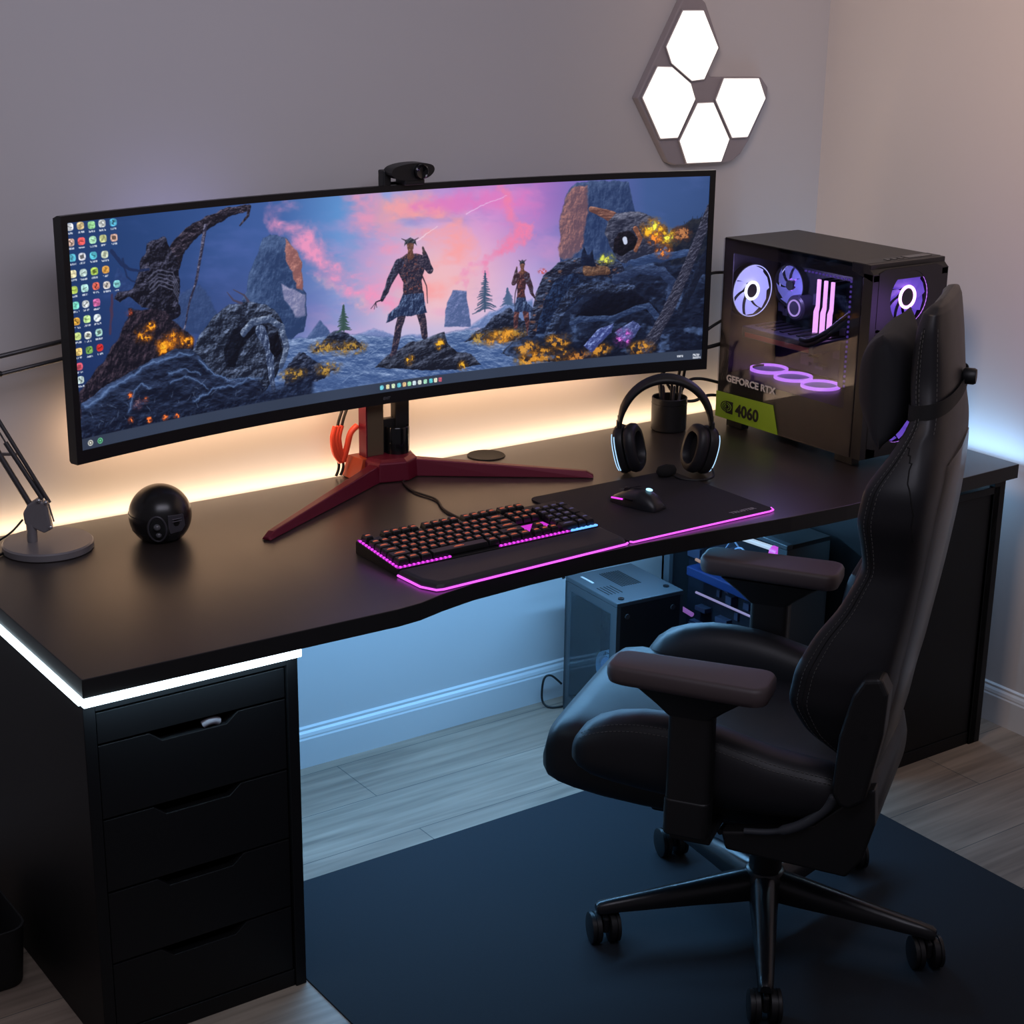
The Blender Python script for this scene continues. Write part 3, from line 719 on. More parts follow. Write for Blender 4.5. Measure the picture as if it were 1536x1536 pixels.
for k, ((a, b), c) in enumerate(zip(ic, cols_)):
    r = np.random.RandomState(300 + k)
    idx = seld(a - 9, a + 9, b - 8, b + 14)
    x, y = (X[idx] - a), (Y[idx] - b)
    shape = (np.abs(x / 5.0) ** (2 + 2 * r.rand()) + np.abs(y / 4.6) ** (2 + 2 * r.rand()))
    m = np.clip((1 - shape) * 3 + .5, 0, 1)[:, None]
    c2 = S(c) * (.72 + .5 * vnoise(X[idx] / 2.5, Y[idx] / 2.5, 310 + k))[:, None]
    g = np.clip(c2, 0, 1)
    ang = r.rand() * 6
    mark = np.clip(1.6 - np.abs(x * math.cos(ang) + y * math.sin(ang) + 1.6 * np.sin(y * .9)), 0, 1) * (np.hypot(x, y) < 3.2)
    dk = S(c) * (.25 if r.rand() < .5 else .6)
    g = g * (1 - .7 * mark[:, None]) + dk * .7 * mark[:, None]
    IMG[idx] = IMG[idx] * (1 - m) + g * m
    cap = (np.abs(y - 7.6) < 1.1) & (np.abs(x) < 3.6 + 1.6 * r.rand()) 
    capn = cap * sm(.25, .6, vnoise(X[idx] * 1.1, Y[idx] * .8, 330 + k))
    IMG[idx] = IMG[idx] * (1 - .8 * capn[:, None]) + S((226, 230, 240)) * .8 * capn[:, None]
tbi = [(466.8,275.9),(476.6,276.3),(485.9,276.5),(495.3,276.3),(504.0,276.4),(512.3,276.4),(520.6,276.5),(529.4,276.6),(538.7,276.7),(548.1,276.8),(555.9,276.8),(563.6,276.7)]
tcol = [(110, 200, 215), (225, 215, 170), (205, 225, 190), (95, 190, 210), (225, 190, 140), (150, 215, 170), (205, 225, 235), (215, 225, 215), (165, 220, 190), (95, 200, 210), (220, 225, 200), (190, 90, 110)]
for k, ((a, _b), c) in enumerate(zip(tbi, tcol)):
    idx = seld(a - 6, a + 6, 266, 281)
    m = np.clip((1 - (np.abs((X[idx] - a) / 2.9) ** 4 + np.abs((Y[idx] - 273.6) / 3.2) ** 4)) * 3 + .5, 0, 1)[:, None]
    IMG[idx] = IMG[idx] * (1 - m) + np.clip(S(c) * (.8 + .4 * vnoise(X[idx], Y[idx], 350 + k))[:, None], 0, 1) * m
for (a, c) in ((13, (225, 225, 215)), (27, (110, 205, 150))):
    idx = seld(a - 7, a + 7, 264, 281)
    d = np.hypot(X[idx] - a, (Y[idx] - 273.6))
    m = np.clip(4.2 - d, 0, 1)[:, None]
    IMG[idx] = IMG[idx] * (1 - m) + S(c) * m * (1 - .5 * (np.abs(d - 2) < .8))[:, None]
a, b = [(985.5,276.4)][0]
for dy, x0, x1 in ((-2, -26, -16), (-2, 0, 11), (2, 0, 13), (-3, 0, 10), (0, 16, 19)):
    idx = seld(a + x0, a + x1, b + dy - 1.4, b + dy + 1.4)
    m = (sm(.2, .55, vnoise(X[idx] * 1.2, Y[idx] * .9, 360)) * .85)[:, None]
    IMG[idx] = IMG[idx] * (1 - m) + S((222, 226, 236)) * m
IMG = np.clip(IMG, 0, 1)
LIN = np.where(IMG <= .04045, IMG / 12.92, ((IMG + .055) / 1.055) ** 2.4)
me = bpy.data.meshes.new('screen')
uu = (X / 1000 * 2 - 1) * AU; zz = AZ1 - Y / 281 * (AZ1 - AZ0)
aa = np.arcsin(uu * MA / MR); rr = MR - .0005 + .004
lx = (MR + .003) * np.sin(aa); ly = MR - (MR + .003) * np.cos(aa)
cph, sph = math.cos(MPH), math.sin(MPH)
co = np.stack([MX + lx * cph + ly * sph - 1.05, MY_ + lx * sph - ly * cph + .08, zz - DZ], 1)
me.vertices.add(X.size); me.vertices.foreach_set('co', co.ravel().astype(np.float32))
ii = (np.arange(NYg - 1)[:, None] * NXg + np.arange(NXg - 1)[None, :]).ravel()
quads = np.stack([ii, ii + NXg, ii + NXg + 1, ii + 1], 1).astype(np.int32)
nq = quads.shape[0]
me.loops.add(nq * 4); me.loops.foreach_set('vertex_index', quads.ravel())
me.polygons.add(nq); me.polygons.foreach_set('loop_start', np.arange(0, nq * 4, 4, dtype=np.int32))
me.update(calc_edges=True)
at = me.color_attributes.new('picture', 'FLOAT_COLOR', 'POINT')
at.data.foreach_set('color', np.concatenate([LIN, np.ones((X.size, 1))], 1).ravel().astype(np.float32))
msc = bpy.data.materials.new('screen_picture'); msc.use_nodes = True
nt = msc.node_tree; b_ = nt.nodes['Principled BSDF']
b_.inputs['Base Color'].default_value = (.004, .004, .005, 1); b_.inputs['Roughness'].default_value = .35
an = nt.nodes.new('ShaderNodeAttribute'); an.attribute_name = 'picture'
nt.links.new(an.outputs['Color'], b_.inputs['Emission Color']); b_.inputs['Emission Strength'].default_value = 1.0
me.materials.append(msc)
so = bpy.data.objects.new('screen', me); COL.objects.link(so); so.parent = mroot
so['label'] = 'lit screen with a warrior on a rock under a pink sky and desktop icons'

# stand
bm = NB()
box(bm, .990, 1.036, -.098, -.068, .79, 1.20, .003)
obj('stand_column', bm, M_olive, mroot, world=True)
bm = NB(); box(bm, .9865, .9905, -.100, -.066, .79, 1.20, .001)
obj('column_edge_trim', bm, M_red, mroot, world=True)
bm = NB()
box(bm, 1.072, 1.110, -.092, -.066, .79, 1.20, .004)
box(bm, 1.030, 1.076, -.085, -.068, .79, .872, .002)
obj('column_rail', bm, M_plastic, mroot, world=True)
bm = NB()
lathe(bm, [(.030, .79), (.030, .852), (.0285, .855), (.026, .852), (.026, .80), (.001, .80)], 32, (1.074, -.092, 0))
obj('cable_guide', bm, M_gloss, mroot, world=True, smooth=40)
# crimson hub and legs
HX, HY = 1.052, -.095
bm = NB()
pl = [(.990, -.150), (1.060, -.168), (1.108, -.140), (1.128, -.075), (1.100, -.048), (.985, -.048), (.972, -.100)]
loft(bm, [[(x + (HX - x) * k, y + (HY - y) * k, z) for x, y in pl] for z, k in ((DZ + .001, 0), (DZ + .045, .10), (DZ + .052, .25))])
o = obj('stand_hub', bm, M_red, mroot, world=True); bev_mod(o, .003)
def blade(p0, p1, h0, h1, w0, w1):
    p0 = Vector((*p0, 0)); p1 = Vector((*p1, 0)); d = (p1 - p0).normalized(); n = Vector((-d.y, d.x, 0))
    bm = NB(); rings = []
    for t in (0, .5, .96, 1.0):
        c = p0.lerp(p1, t); h = h0 + (h1 - h0) * min(t, .96) / .96; w = (w0 + (w1 - w0) * t) / 2
        if t == 1.0: h *= .45
        rings.append([c + n * w + Vector((0, 0, DZ + .001)), c + n * w * .6 + Vector((0, 0, DZ + h)), c - n * w * .6 + Vector((0, 0, DZ + h)), c - n * w + Vector((0, 0, DZ + .001))])
    loft(bm, rings); return bm
o = obj('stand_leg', blade((1.01, -.115), (.585, -.372), .040, .016, .042, .022), M_red, mroot, world=True); bev_mod(o, .002)
o = obj('stand_leg', blade((1.095, -.120), (1.440, -.375), .042, .016, .042, .024), M_red, mroot, world=True); bev_mod(o, .002)
bm = NB()
loft(bm, [[(.955, -.115, DZ + .001), (1.01, -.10, DZ + .001), (.995, -.047, DZ + .001), (.950, -.047, DZ + .001)], [(.975, -.105, DZ + .05), (1.01, -.095, DZ + .05), (1.0, -.049, DZ + .05), (.965, -.049, DZ + .05)]])
o = obj('rear_foot', bm, M_orange, mroot, world=True); bev_mod(o, .002); o['label'] = 'orange rear foot'
# webcam
cam_t = thing('webcam', 'small black webcam with a round lens sitting on the top edge of the monitor', 'webcam', (1.075, -.135, Z1))
bm = NB()
bx = spline([(1.026, 1.441), (1.030, 1.455), (1.05, 1.462), (1.08, 1.465), (1.11, 1.464), (1.132, 1.458), (1.135, 1.445), (1.118, 1.432), (1.085, 1.428), (1.05, 1.430)], 3, True)
prism(bm, [(p[0], p[1]) for p in bx], -.162, -.125, axis='y')
obj('camera_body', bm, M_plastic, cam_t, world=True, smooth=35)
bm = NB(); lathe(bm, [(.017, -.161), (.017, -.170), (.0145, -.172), (.010, -.1695), (.001, -.1690)], 28, (1.098, 0, 1.4465), axis='y')
obj('lens', bm, M_gloss, cam_t, world=True, smooth=40)
bm = NB(); box(bm, 1.060, 1.112, -.160, -.118, 1.4175, 1.430, .003); box(bm, 1.020, 1.040, -.135, -.110, 1.405, 1.450, .003)
box(bm, 1.03, 1.10, -.104, -.099, 1.36, 1.42, .002)
obj('mounting_clip', bm, M_plastic, cam_t, world=True)
# cables at the stand
c = thing('stand_cables', 'black cables with a red sleeve hanging behind the left side of the monitor column', 'cable', (.93, -.05, DZ))
for dx in (0, .012):
    bm = NB(); tube(bm, spline([(.985 + dx, -.055, .99), (.965 + dx, -.056, .935), (.938 + dx, -.058, .875), (.928 + dx, -.058, .82), (.938 + dx, -.056, .77), (.930 + dx, -.056, .745)], 6), .0034, 8)
    obj('cable', bm, M_cable, c, world=True, smooth=60)
bm = NB()
for dx in (-.003, .006, .014):
    tube(bm, spline([(.931 + dx, -.060, .866), (.922 + dx, -.062, .838), (.927 + dx, -.062, .803), (.942 + dx * .6, -.060, .779)], 6), .0062, 10)
tube(bm, spline([(.985, -.062, .86), (.966, -.064, .845), (.955, -.064, .81), (.945, -.062, .78)], 6), .0075, 10)
obj('red_sleeve', bm, M_redcable, c, world=True, smooth=60)
bm = NB(); tube(bm, spline([(1.045, -.17, .7435), (1.035, -.185, .7435), (1.020, -.25, .7435), (1.03, -.33, .7435), (1.005, -.40, .7435), (1.0, -.47, .7435), (1.0, -.535, .748)], 8), .0028, 8)
o = obj('keyboard_cable', bm, M_cable, None, smooth=60, loc=(1.02, -.3, DZ))
tag(o, 'thin black cable lying on the desk from the monitor stand to the keyboard', 'cable')

# ------------------------------------------------------------------ keyboard
kb = thing('gaming_keyboard', 'full-size black keyboard with orange lit legends and magenta glow along its edges', 'keyboard', (.70, -.705, DZ))
KW, KD = .500, .162
bm = NB(); prism(bm, [(0, .0), (KD, .0), (KD, .026), (KD - .004, .028), (0, .014)], 0, KW, axis='x')
o = obj('keyboard_body', bm, M_plastic, kb); bev_mod(o, .0015)
M_magd = emit('magenta_dim', (.42, .02, .46), 1.0); M_mag = emit('magenta_led', (.80, .05, .85), 1.5); M_blu = emit('blue_led', (.10, .32, 1.0), 2.2)
M_ember = emit('legend_orange', (1.0, .20, .08), .42, base=(.3, .08, .04)); M_legb = emit('legend_blue', (.28, .26, .6), .16, base=(.1, .1, .2))
slope = .014 / KD
bm = NB()
box(bm, .0015, .0045, .003, KD - .006, .0145, .0175, rot=Matrix.Rotation(math.atan(slope), 3, 'X'), piv=(0, 0, .0145))
for a in np.arange(.006, KD - .01, .0115): box(bm, .0012, .0048, a, a + .005, .0150 + a * slope, .0186 + a * slope, mi=1)
obj('magenta_edge_light', bm, [M_magd, M_mag], kb)
for e0, e1 in ((.0045, .128), (.245, .425)):
    bm = NB(); box(bm, e0, e1, .0012, .0042, .0142, .0172)
    for a in np.arange(e0 + .002, e1 - .004, .0105): box(bm, a, a + .004, .0008, .0042, .0145, .0182, mi=1)
    obj('magenta_edge_light', bm, [M_magd, M_mag], kb)
bm = NB(); box(bm, .428, .497, .0012, .0042, .0142, .0175)
for a in np.arange(.43, .495, .012): box(bm, a, a + .004, .0006, .0042, .015, .0185)
obj('blue_edge_light', bm, M_blu, kb)
U = (KW - .012) / 22.5; V = (KD - .012) / 6.35
bm = NB()
for (a, b, c_, d) in ((15.1, 16.2, 1.05, 2.05), (17.3, 18.4, 1.05, 2.05), (15.1, 18.4, 2.1, 2.95)):
    y0, y1 = .006 + b * 0, 0
    box(bm, .006 + a * U, .006 + b * U, .006 + c_ * V, .006 + d * V, .0175 , .0205 + .0)
obj('cursor_block_glow', bm, emit('magenta_mid', (.62, .03, .62), 1.0), kb)
keymesh = {}
def key(u, r, w=1.0, h=1.0):
    """u: left in units; r: row from the front; w,h in units"""
    kx_, ky_ = .006 + u * U, .006 + r * V
    k = (w, h)
    if k not in keymesh:
        ww, hh = w * U, h * V
        bm = NB()
        i0, i1 = .0011, .0036
        rings = [[(i0, i0, 0), (ww - i0, i0, 0), (ww - i0, hh - i0, 0), (i0, hh - i0, 0)],
                 [(i0 + .001, i0 + .001, .007), (ww - i0 - .001, i0 + .001, .007), (ww - i0 - .001, hh - i0 - .001, .007), (i0 + .001, hh - i0 - .001, .007)],
                 [(i1, i1, .0115), (ww - i1, i1, .0115), (ww - i1, hh - i1 + .0008, .0118), (i1, hh - i1 + .0008, .0118)]]
        loft(bm, rings)
        ko = obj('key', bm, M_key, kb); bev_mod(ko, .0009, 2)
        bm = NB()
        lw = min(ww * .26, .012)
        box(bm, ww / 2 - lw, ww / 2 + lw, hh / 2 - .0016, hh / 2 + .0003, .0116, .0121)
        box(bm, ww / 2 - lw * .6, ww / 2 + lw * .7, hh / 2 + .0010, hh / 2 + .0026, .0117, .0122)
        lo = obj('legend', bm, M_ember, ko)
        keymesh[k] = (ko, lo, lo.data)
    else:
        ko0, lo0, _ = keymesh[k]
        ko = ko0.copy(); COL.objects.link(ko); ko.parent = kb
        lo = lo0.copy(); COL.objects.link(lo); lo.parent = ko
    zz_ = .0155 + (ky_ + .5 * h * V) * slope
    if r > 5: zz_ += .001
    ko.location = (kx_, ky_, zz_)
    ko.rotation_euler = (math.atan(slope), 0, 0)
    if u > 18:
        m2 = lo.data.name + '_b'
        d = bpy.data.meshes.get(m2)
        if d is None:
            d = lo.data.copy(); d.name = m2; d.materials[0] = M_legb
        lo.data = d
    return ko
R = [0, 1, 2, 3, 4, 5.3]
for a in [0, 2, 3, 4, 5, 6.5, 7.5, 8.5, 9.5, 11, 12, 13, 14, 15.25, 16.25, 17.25]: key(a, R[5])
for a in range(13): key(a, R[4])
key(13, R[4], 2)
for a in (15.25, 16.25, 17.25): key(a, R[4]); key(a, R[3])
for a in (18.5, 19.5, 20.5, 21.5): key(a, R[4])
key(0, R[3], 1.5)
for k in range(12): key(1.5 + k, R[3])
key(13.5, R[3], 1.5)
key(0, R[2], 1.75)
for k in range(11): key(1.75 + k, R[2])
key(12.75, R[2], 2.25)
key(0, R[1], 2.25)
for k in range(10): key(2.25 + k, R[1])
key(12.25, R[1], 2.75); key(16.25, R[1])
for k in range(3): key(k * 1.25, R[0], 1.25)
key(3.75, R[0], 6.25)
for k in range(4): key(10 + k * 1.25, R[0], 1.25)
for a in (15.25, 16.25, 17.25): key(a, R[0])
for r_ in (3, 2, 1):
    for a in (18.5, 19.5, 20.5): key(a, r_)
key(18.5, 0, 2); key(20.5, 0); key(21.5, 2, 1, 2); key(21.5, 0, 1, 2)

# wrist rest and mouse pad
M_pink = emit('pink_edge', (.78, .10, .92), 1.5)
wr = thing('wrist_rest', 'padded dark grey wrist rest in front of the keyboard with a glowing pink rim', 'wrist rest', (.95, -.76, DZ))
pl = [(.700, -.708), (.700, -.722), (.704, -.800), (.716, -.818), (1.185, -.806), (1.199, -.798), (1.203, -.708)]
pl = [(.696, -.7065), (.700, -.79), (.716, -.822), (.73, -.826), (1.19, -.808), (1.2, -.80), (1.203, -.7065)]
bm = NB()
cx_, cy_ = .95, -.765
def inset(pl, d):
    return [(x + (cx_ - x) / max(abs(cx_ - x), 1e-6) * min(d, abs(cx_ - x)), y + (cy_ - y) / max(abs(cy_ - y), 1e-6) * min(d, abs(cy_ - y) * .9)) for x, y in pl]
loft(bm, [[(x, y, DZ + z) for x, y in inset(pl, d)] for z, d in ((.0015, .004), (.007, .002), (.013, .005), (.0165, .012))])
o = obj('cushion', bm, M_wrist, wr, world=True); bev_mod(o, .002, 3, 15)
bm = NB(); tube(bm, [(.697, -.712, DZ + .0040), (.700, -.79, DZ + .0040), (.716, -.822, DZ + .0040), (.73, -.826, DZ + .0040), (1.19, -.808, DZ + .0040), (1.2, -.802, DZ + .0034)], .0024, 8)
obj('light_rim', bm, M_pink, wr, world=True, smooth=60)
mp = thing('mouse_pad', 'black cloth mouse pad with a glowing pink front rim to the right of the keyboard', 'mouse pad', (1.42, -.62, DZ))
pl = rrect(1.208, 1.620, -.803, -.436, .02, 6)
bm = NB(); prism(bm, pl, DZ + .0008, DZ + .0042); o = obj('cloth_top', bm, M_pada, mp, world=True); bev_mod(o, .0008)
bm = NB(); tube(bm, [(1.209, -.798, DZ + .0034), (1.213, -.8045, DZ + .0034), (1.40, -.8045, DZ + .0034), (1.60, -.8045, DZ + .0034), (1.614, -.800, DZ + .0034), (1.6205, -.786, DZ + .0030)], .0022, 8)
obj('light_rim', bm, M_pink, mp, world=True, smooth=60)
t = text_bm('TRUSTER', .016, .0002, .0003, 1.1)
bmesh.ops.translate(t, vec=(1.515, -.775, DZ + .0045), verts=t.verts)
obj('printed_mark', t, mat('pad_print', (.30, .29, .31), .5), mp, world=True)

# mouse
mo = thing('gaming_mouse', 'black mouse with a glowing round blue-white emblem on its palm, lying on the pad', 'mouse', (1.382, -.612, DZ + .0042), math.radians(14))
bm = NB(); rings = []
for k in range(15):
    t = k / 14; y = -.062 + .124 * t
    hw = .034 * (math.sin(PI * (.10 + .80 * t)) ** .45) * (1 - .12 * math.sin(PI * t)) ; hw = max(hw, .012)
    hh = .040 * (math.sin(PI * min(1, .12 + .74 * (1 - t) ** 1.1 * 1.0 + .0)) ** .7) if t > 0 else .012
    hh = np.interp(t, [0, .12, .35, .6, .85, 1], [.010, .028, .041, .036, .022, .012])
    rings.append([(hw * math.copysign(abs(math.cos(a)) ** .8, math.cos(a)), y, .001 + hh * (max(0, math.sin(a)) ** .75)) for a in [2 * PI * j / 28 for j in range(28)]])
loft(bm, rings); obj('mouse_shell', bm, mat('mouse_black', (.012, .012, .015), .38), mo, smooth=70)
bm = NB(); lathe(bm, [(.0075, 0), (.0075, .0013), (.0048, .0013), (.0046, 0)], 24, (.002, -.028, .0405), M=Matrix.Rotation(math.radians(10), 3, 'X')); box(bm, .0012, .0028, -.033, -.023, .0405, .0418)
obj('emblem', bm, emit('emblem_cyan', (.35, .75, 1.0), 2.0), mo)
bm = NB(); lathe(bm, [(.008, -.003), (.009, 0), (.008, .003)], 20, (0, .030, .0275), axis='x'); obj('scroll_wheel', bm, M_plastic, mo, smooth=40)
bm = NB(); box(bm, -.0315, -.0295, .022, .050, .014, .017, rot=Matrix.Rotation(.18, 3, 'Z')); obj('side_light', bm, M_mag, mo)
bm = NB(); box(bm, -.003, .003, -.008, .055, .0350, .0355, rot=Matrix.Rotation(-.33, 3, 'X'))
box(bm, -.036, -.033, -.010, .012, .018, .023, .001); obj('side_button', bm, M_gloss, mo)

# ------------------------------------------------------------------ headset
hs = thing('headset', 'black over-ear headset with ice blue lit rims standing on the desk', 'headset', (1.60, -.44, DZ), math.atan2(-.57, .82))
bm = NB()
arc = []
for k in range(33):
    a = math.radians(-8 + 196 * k / 32)
    arc.append((-.107 * math.cos(a), 0, .118 + .112 * math.sin(a)))
rings = []
for i, p in enumerate(arc):
    a = math.radians(-8 + 196 * i / 32); nx, nz = -math.cos(a), math.sin(a)
    w = np.interp(i, [0, 4, 16, 28, 32], [.011, .021, .027, .021, .011]); th = np.interp(i, [0, 5, 16, 27, 32], [.003, .009, .012, .009, .003])
    rings.append([(p[0] + nx * th * math.sin(b), w * math.cos(b), p[2] + nz * th * math.sin(b)) for b in [2 * PI * j / 16 for j in range(16)]])
loft(bm, rings); obj('headband', bm, mat('headband_leatherette', (.010, .010, .010), .5, bump=.1), hs, smooth=60)
for sg in (-1, 1):
    bm = NB(); box(bm, sg * .110 - .005, sg * .110 + .005, -.011, .011, .092, .128, .002); obj('slider_block', bm, M_plastic, hs)
    bm = NB(); tube(bm, [(sg * .109, 0, .125), (sg * .110, 0, .140)], .004, 8); obj('slider_rod', bm, M_chrome, hs, smooth=50)
    # ear cup: oval lofted along the local x, tilted so the bottoms lean in
    tilt = Matrix.Rotation(sg * math.radians(13), 3, 'Y') @ Matrix.Rotation(sg * math.radians(22), 3, 'Z')
    def cup(prof, sgn=sg, tl=tilt):
        rings = []
        for off, k in prof:
            ring = []
            for j in range(36):
                a = 2 * PI * j / 36
                ca, sa = math.cos(a), math.sin(a)
                v = Vector((sgn * off, .044 * k * math.copysign(abs(ca) ** .8, ca), .0585 * k * math.copysign(abs(sa) ** .8, sa)))
                ring.append(tl @ v + Vector((sgn * .084, 0, .0615)))
            rings.append(ring)
        b = NB(); loft(b, rings); return b
    obj('ear_cup', cup([(.000, .80), (.001, .93), (.012, 1.0), (.022, .97), (.026, .86), (.027, .5)]), M_plastic, hs, smooth=50)
    cu = obj('ear_cushion', cup([(-.001, .80), (-.003, .95), (-.012, 1.0), (-.022, .97), (-.028, .84), (-.028, .66), (-.020, .60), (-.010, .58)]), M_leather, hs, smooth=60)
    obj('speaker_cloth', cup([(-.0095, .57), (-.0105, .57)]), M_foam, cu)
    def rim(off, k, a0, a1, n=20, sgn=sg, tl=tilt):
        pts = []
        for j in range(n + 1):
            a = math.radians(a0 + (a1 - a0) * j / n); ca, sa = math.cos(a), math.sin(a)
            pts.append(tl @ Vector((sgn * off, .044 * k * math.copysign(abs(ca) ** .8, ca), .0585 * k * math.copysign(abs(sa) ** .8, sa))) + Vector((sgn * .084, 0, .0615)))
        return pts
    M_ice = emit('ice_led', (.45, .72, 1.0), 1.15)
    bm = NB(); tube(bm, rim(.0255, .90, 125, 235), .0013, 6)
    if sg == -1: tube(bm, rim(.0180, 1.0, 140, 222), .0013, 6)
    obj('lit_rim', bm, M_ice, hs)
bm = NB(); tube(bm, spline([(.098, -.018, .040), (.112, -.020, .020), (.112, -.045, .006), (.080, -.070, .005), (.040, -.066, .006), (.020, -.052, .010)], 6), .0026, 8)
mb = obj('microphone_boom', bm, M_cable, hs, smooth=60)
bm = NB(); lathe(bm, [(.004, -.028), (.013, -.020), (.0155, 0), (.012, .018), (.002, .026)], 20, (.004, -.040, .0185), axis='x', M=Matrix.Rotation(.5, 3, 'Z')); obj('microphone_foam', bm, M_foam, mb, smooth=60)

# ------------------------------------------------------------------ pen cup
pc = thing('pen_cup', 'round black pen holder on the desk seen through the headset band', 'pen cup', (1.872, -.135, DZ))
bm = NB(); lathe(bm, [(.001, .0), (.043, .0), (.046, .004), (.046, .086), (.0445, .088), (.042, .086), (.042, .008), (.001, .006)], 40); obj('cup_wall', bm, mat('cup_black', (.012, .011, .011), .38), pc, smooth=35)
bm = NB(); tube(bm, [(.0462 * math.cos(a), .0462 * math.sin(a), .072) for a in [2 * PI * k / 36 for k in range(37)]], .0006, 5); obj('groove_ring', bm, M_gloss, pc)
for k, (dx, dy, lx_, ly_, L, r_, mcol, lab) in enumerate([(-.020, .004, -.006, .004, .118, .0045, (.02, .02, .022), 'thick black pen leaning at the left in the pen cup'), (-.006, -.012, .004, -.008, .112, .0040, (.05, .04, .04), 'dark brown pen standing at the front in the pen cup'), (.010, .008, .006, .003, .120, .0038, (.015, .015, .018), 'slim black pen at the back in the pen cup'), (.022, -.004, .010, -.002, .108, .0040, (.10, .09, .09), 'grey pen leaning at the right in the pen cup'), (.002, .018, -.004, .008, .104, .0045, (.03, .02, .02), 'short dark pen at the rear in the pen cup')]):
    bm = NB(); tube(bm, [(0, 0, 0), (lx_ * .9, ly_ * .9, L * .93), (lx_, ly_, L)], [r_, r_, r_ * .5], 10)
    p_ = obj('pen', bm, mat('pen_%d' % k, mcol, .35), None, smooth=50); p_.location = (1.872 + dx, -.135 + dy, DZ + .0085)
    tag(p_, lab, 'pen', 'pens in the black cup')

# ------------------------------------------------------------------ ball speaker
BXY = (.412, -.238)
bs = thing('ball_speaker', 'glossy black ball-shaped device with a recessed oval port on the left part of the desk', 'speaker', (*BXY, DZ), math.radians(-22))
RB = .0645
bm = NB()
prof = [(.001, .0), (.034, .0)]
for k in range(25):
    a = math.radians(-52 + 142 * k / 24); prof.append((RB * math.cos(a), .0515 + RB * math.sin(a)))
lathe(bm, prof, 56); obj('shell', bm, mat('ball_gloss', (.010, .009, .009), .26), bs, smooth=50)
def on_ball(az, el, r=1.0):
    a, e = math.radians(az), math.radians(el)
    return Vector((RB * r * math.cos(e) * math.sin(a), -RB * r * math.cos(e) * math.cos(a), .0515 + RB * r * math.sin(e)))
bm = NB(); tube(bm, [on_ball(-8 + 17 * math.cos(t), -14 + 27 * math.sin(t), 1.0) for t in [2 * PI * k / 30 for k in range(31)]], .0024, 8); pr = obj('port_ring', bm, mat('port_grey', (.045, .042, .050), .35), bs, smooth=60)
bm = NB(); rings = [[on_ball(-8 + k * 14 * math.cos(t), -14 + k * 22 * math.sin(t), 1.004) for t in [2 * PI * j / 24 for j in range(24)]] for k in (1, .6, .2)]; loft(bm, rings); obj('port_cavity', bm, M_foam, pr, smooth=60)
bm = NB()
for az, el, r_ in ((-8, -7, .0075), (-6, -24, .0062)):
    c0 = on_ball(az, el, .99); bmesh.ops.create_uvsphere(bm, u_segments=16, v_segments=10, radius=r_, matrix=Matrix.Translation(c0))
obj('lens_dot', bm, mat('lens_grey', (.10, .10, .11), .2), pr, smooth=60)
bm = NB(); rings = []
for r_ in (.98, 1.06):
    rings.append([on_ball(a, e, r_) for a, e in ((12, 14), (44, 12), (47, -10), (40, -20), (16, -22), (12, -8))])
loft(bm, rings); o = obj('button_panel', bm, mat('ball_panel', (.055, .052, .062), .35), bs); bev_mod(o, .002)
bm = NB(); rings = [[on_ball(a, e, r_) for a, e in ((14, -24), (40, -22), (36, -42), (14, -42))] for r_ in (.98, 1.03)]
loft(bm, rings); o = obj('lower_vent', bm, M_plastic, bs); bev_mod(o, .002)
bm = NB()
for e in (6, 2): tube(bm, [on_ball(a, e, 1.065) for a in range(19, 40, 3)], .0009, 6)
obj('panel_slots', bm, mat('slot_grey', (.12, .11, .13), .4), o.parent, smooth=60)
bm = NB()
for az in range(-178, 180, 6): pass
tube(bm, [on_ball(az, 6, 1.001) for az in range(-175, -30, 5)], .0008, 5); tube(bm, [on_ball(az, -26, 1.001) for az in range(-175, -30, 5)], .0008, 5); obj('seam', bm, M_foam, bs)

# ------------------------------------------------------------------ desk lamp
dl = thing('desk_lamp', 'grey metal balanced-arm desk lamp with a round base at the left end of the desk', 'lamp', (.193, -.175, DZ))
bm = NB(); lathe(bm, [(.001, 0), (.088, 0), (.091, .002), (.091, .014), (.088, .017), (.001, .018)], 64); obj('lamp_base', bm, M_grey, dl, smooth=30)
bm = NB(); tube(bm, [(-.028, .010, .018), (-.028, .010, .056)], .0105, 20); obj('post', bm, M_grey, dl, smooth=40)
bm = NB()
dirx = Vector((.82, -.57, 0))  # joint faces the viewer
prism(bm, [(-.014, 0), (.020, -.018), (.034, -.010), (.028, .040), (.012, .052), (-.006, .040), (-.016, .022)], -.010, .010, axis='y')
bmesh.ops.transform(bm, matrix=Matrix.Translation((-.024, .008, .056)) @ Matrix.Rotation(math.atan2(-.57, .82), 4, 'Z') @ Matrix.Diagonal((1.12, 1, 1.05, 1)), verts=bm.verts)
o = obj('joint_bracket', bm, M_grey, dl); bev_mod(o, .004, 3)
def L3(px_, z, off=0): # along the lamp's arm plane: px_ metres to the right of the post
    v = Vector((.82, -.57, 0)) * (px_ + .016) + Vector((-.036, .016, 0)) + Vector((.57, .82, 0)) * off
    return (v.x, v.y, z)
bm = NB(); tube(bm, [L3(.0, .085), L3(-.20, .475)], .0062, 12); obj('lower_arm', bm, M_steel, dl, smooth=50)
bm = NB(); tube(bm, [L3(.034, .100), L3(-.175, .500)], .0042, 10); obj('lower_arm', bm, M_steel, dl, smooth=50)
bm = NB(); tube(bm, [L3(.020, .108), L3(-.045, .225)], .0052, 10); tube(bm, [L3(-.045, .225), L3(-.10, .335)], .0018, 8); obj('spring', bm, M_steel, dl, smooth=50)
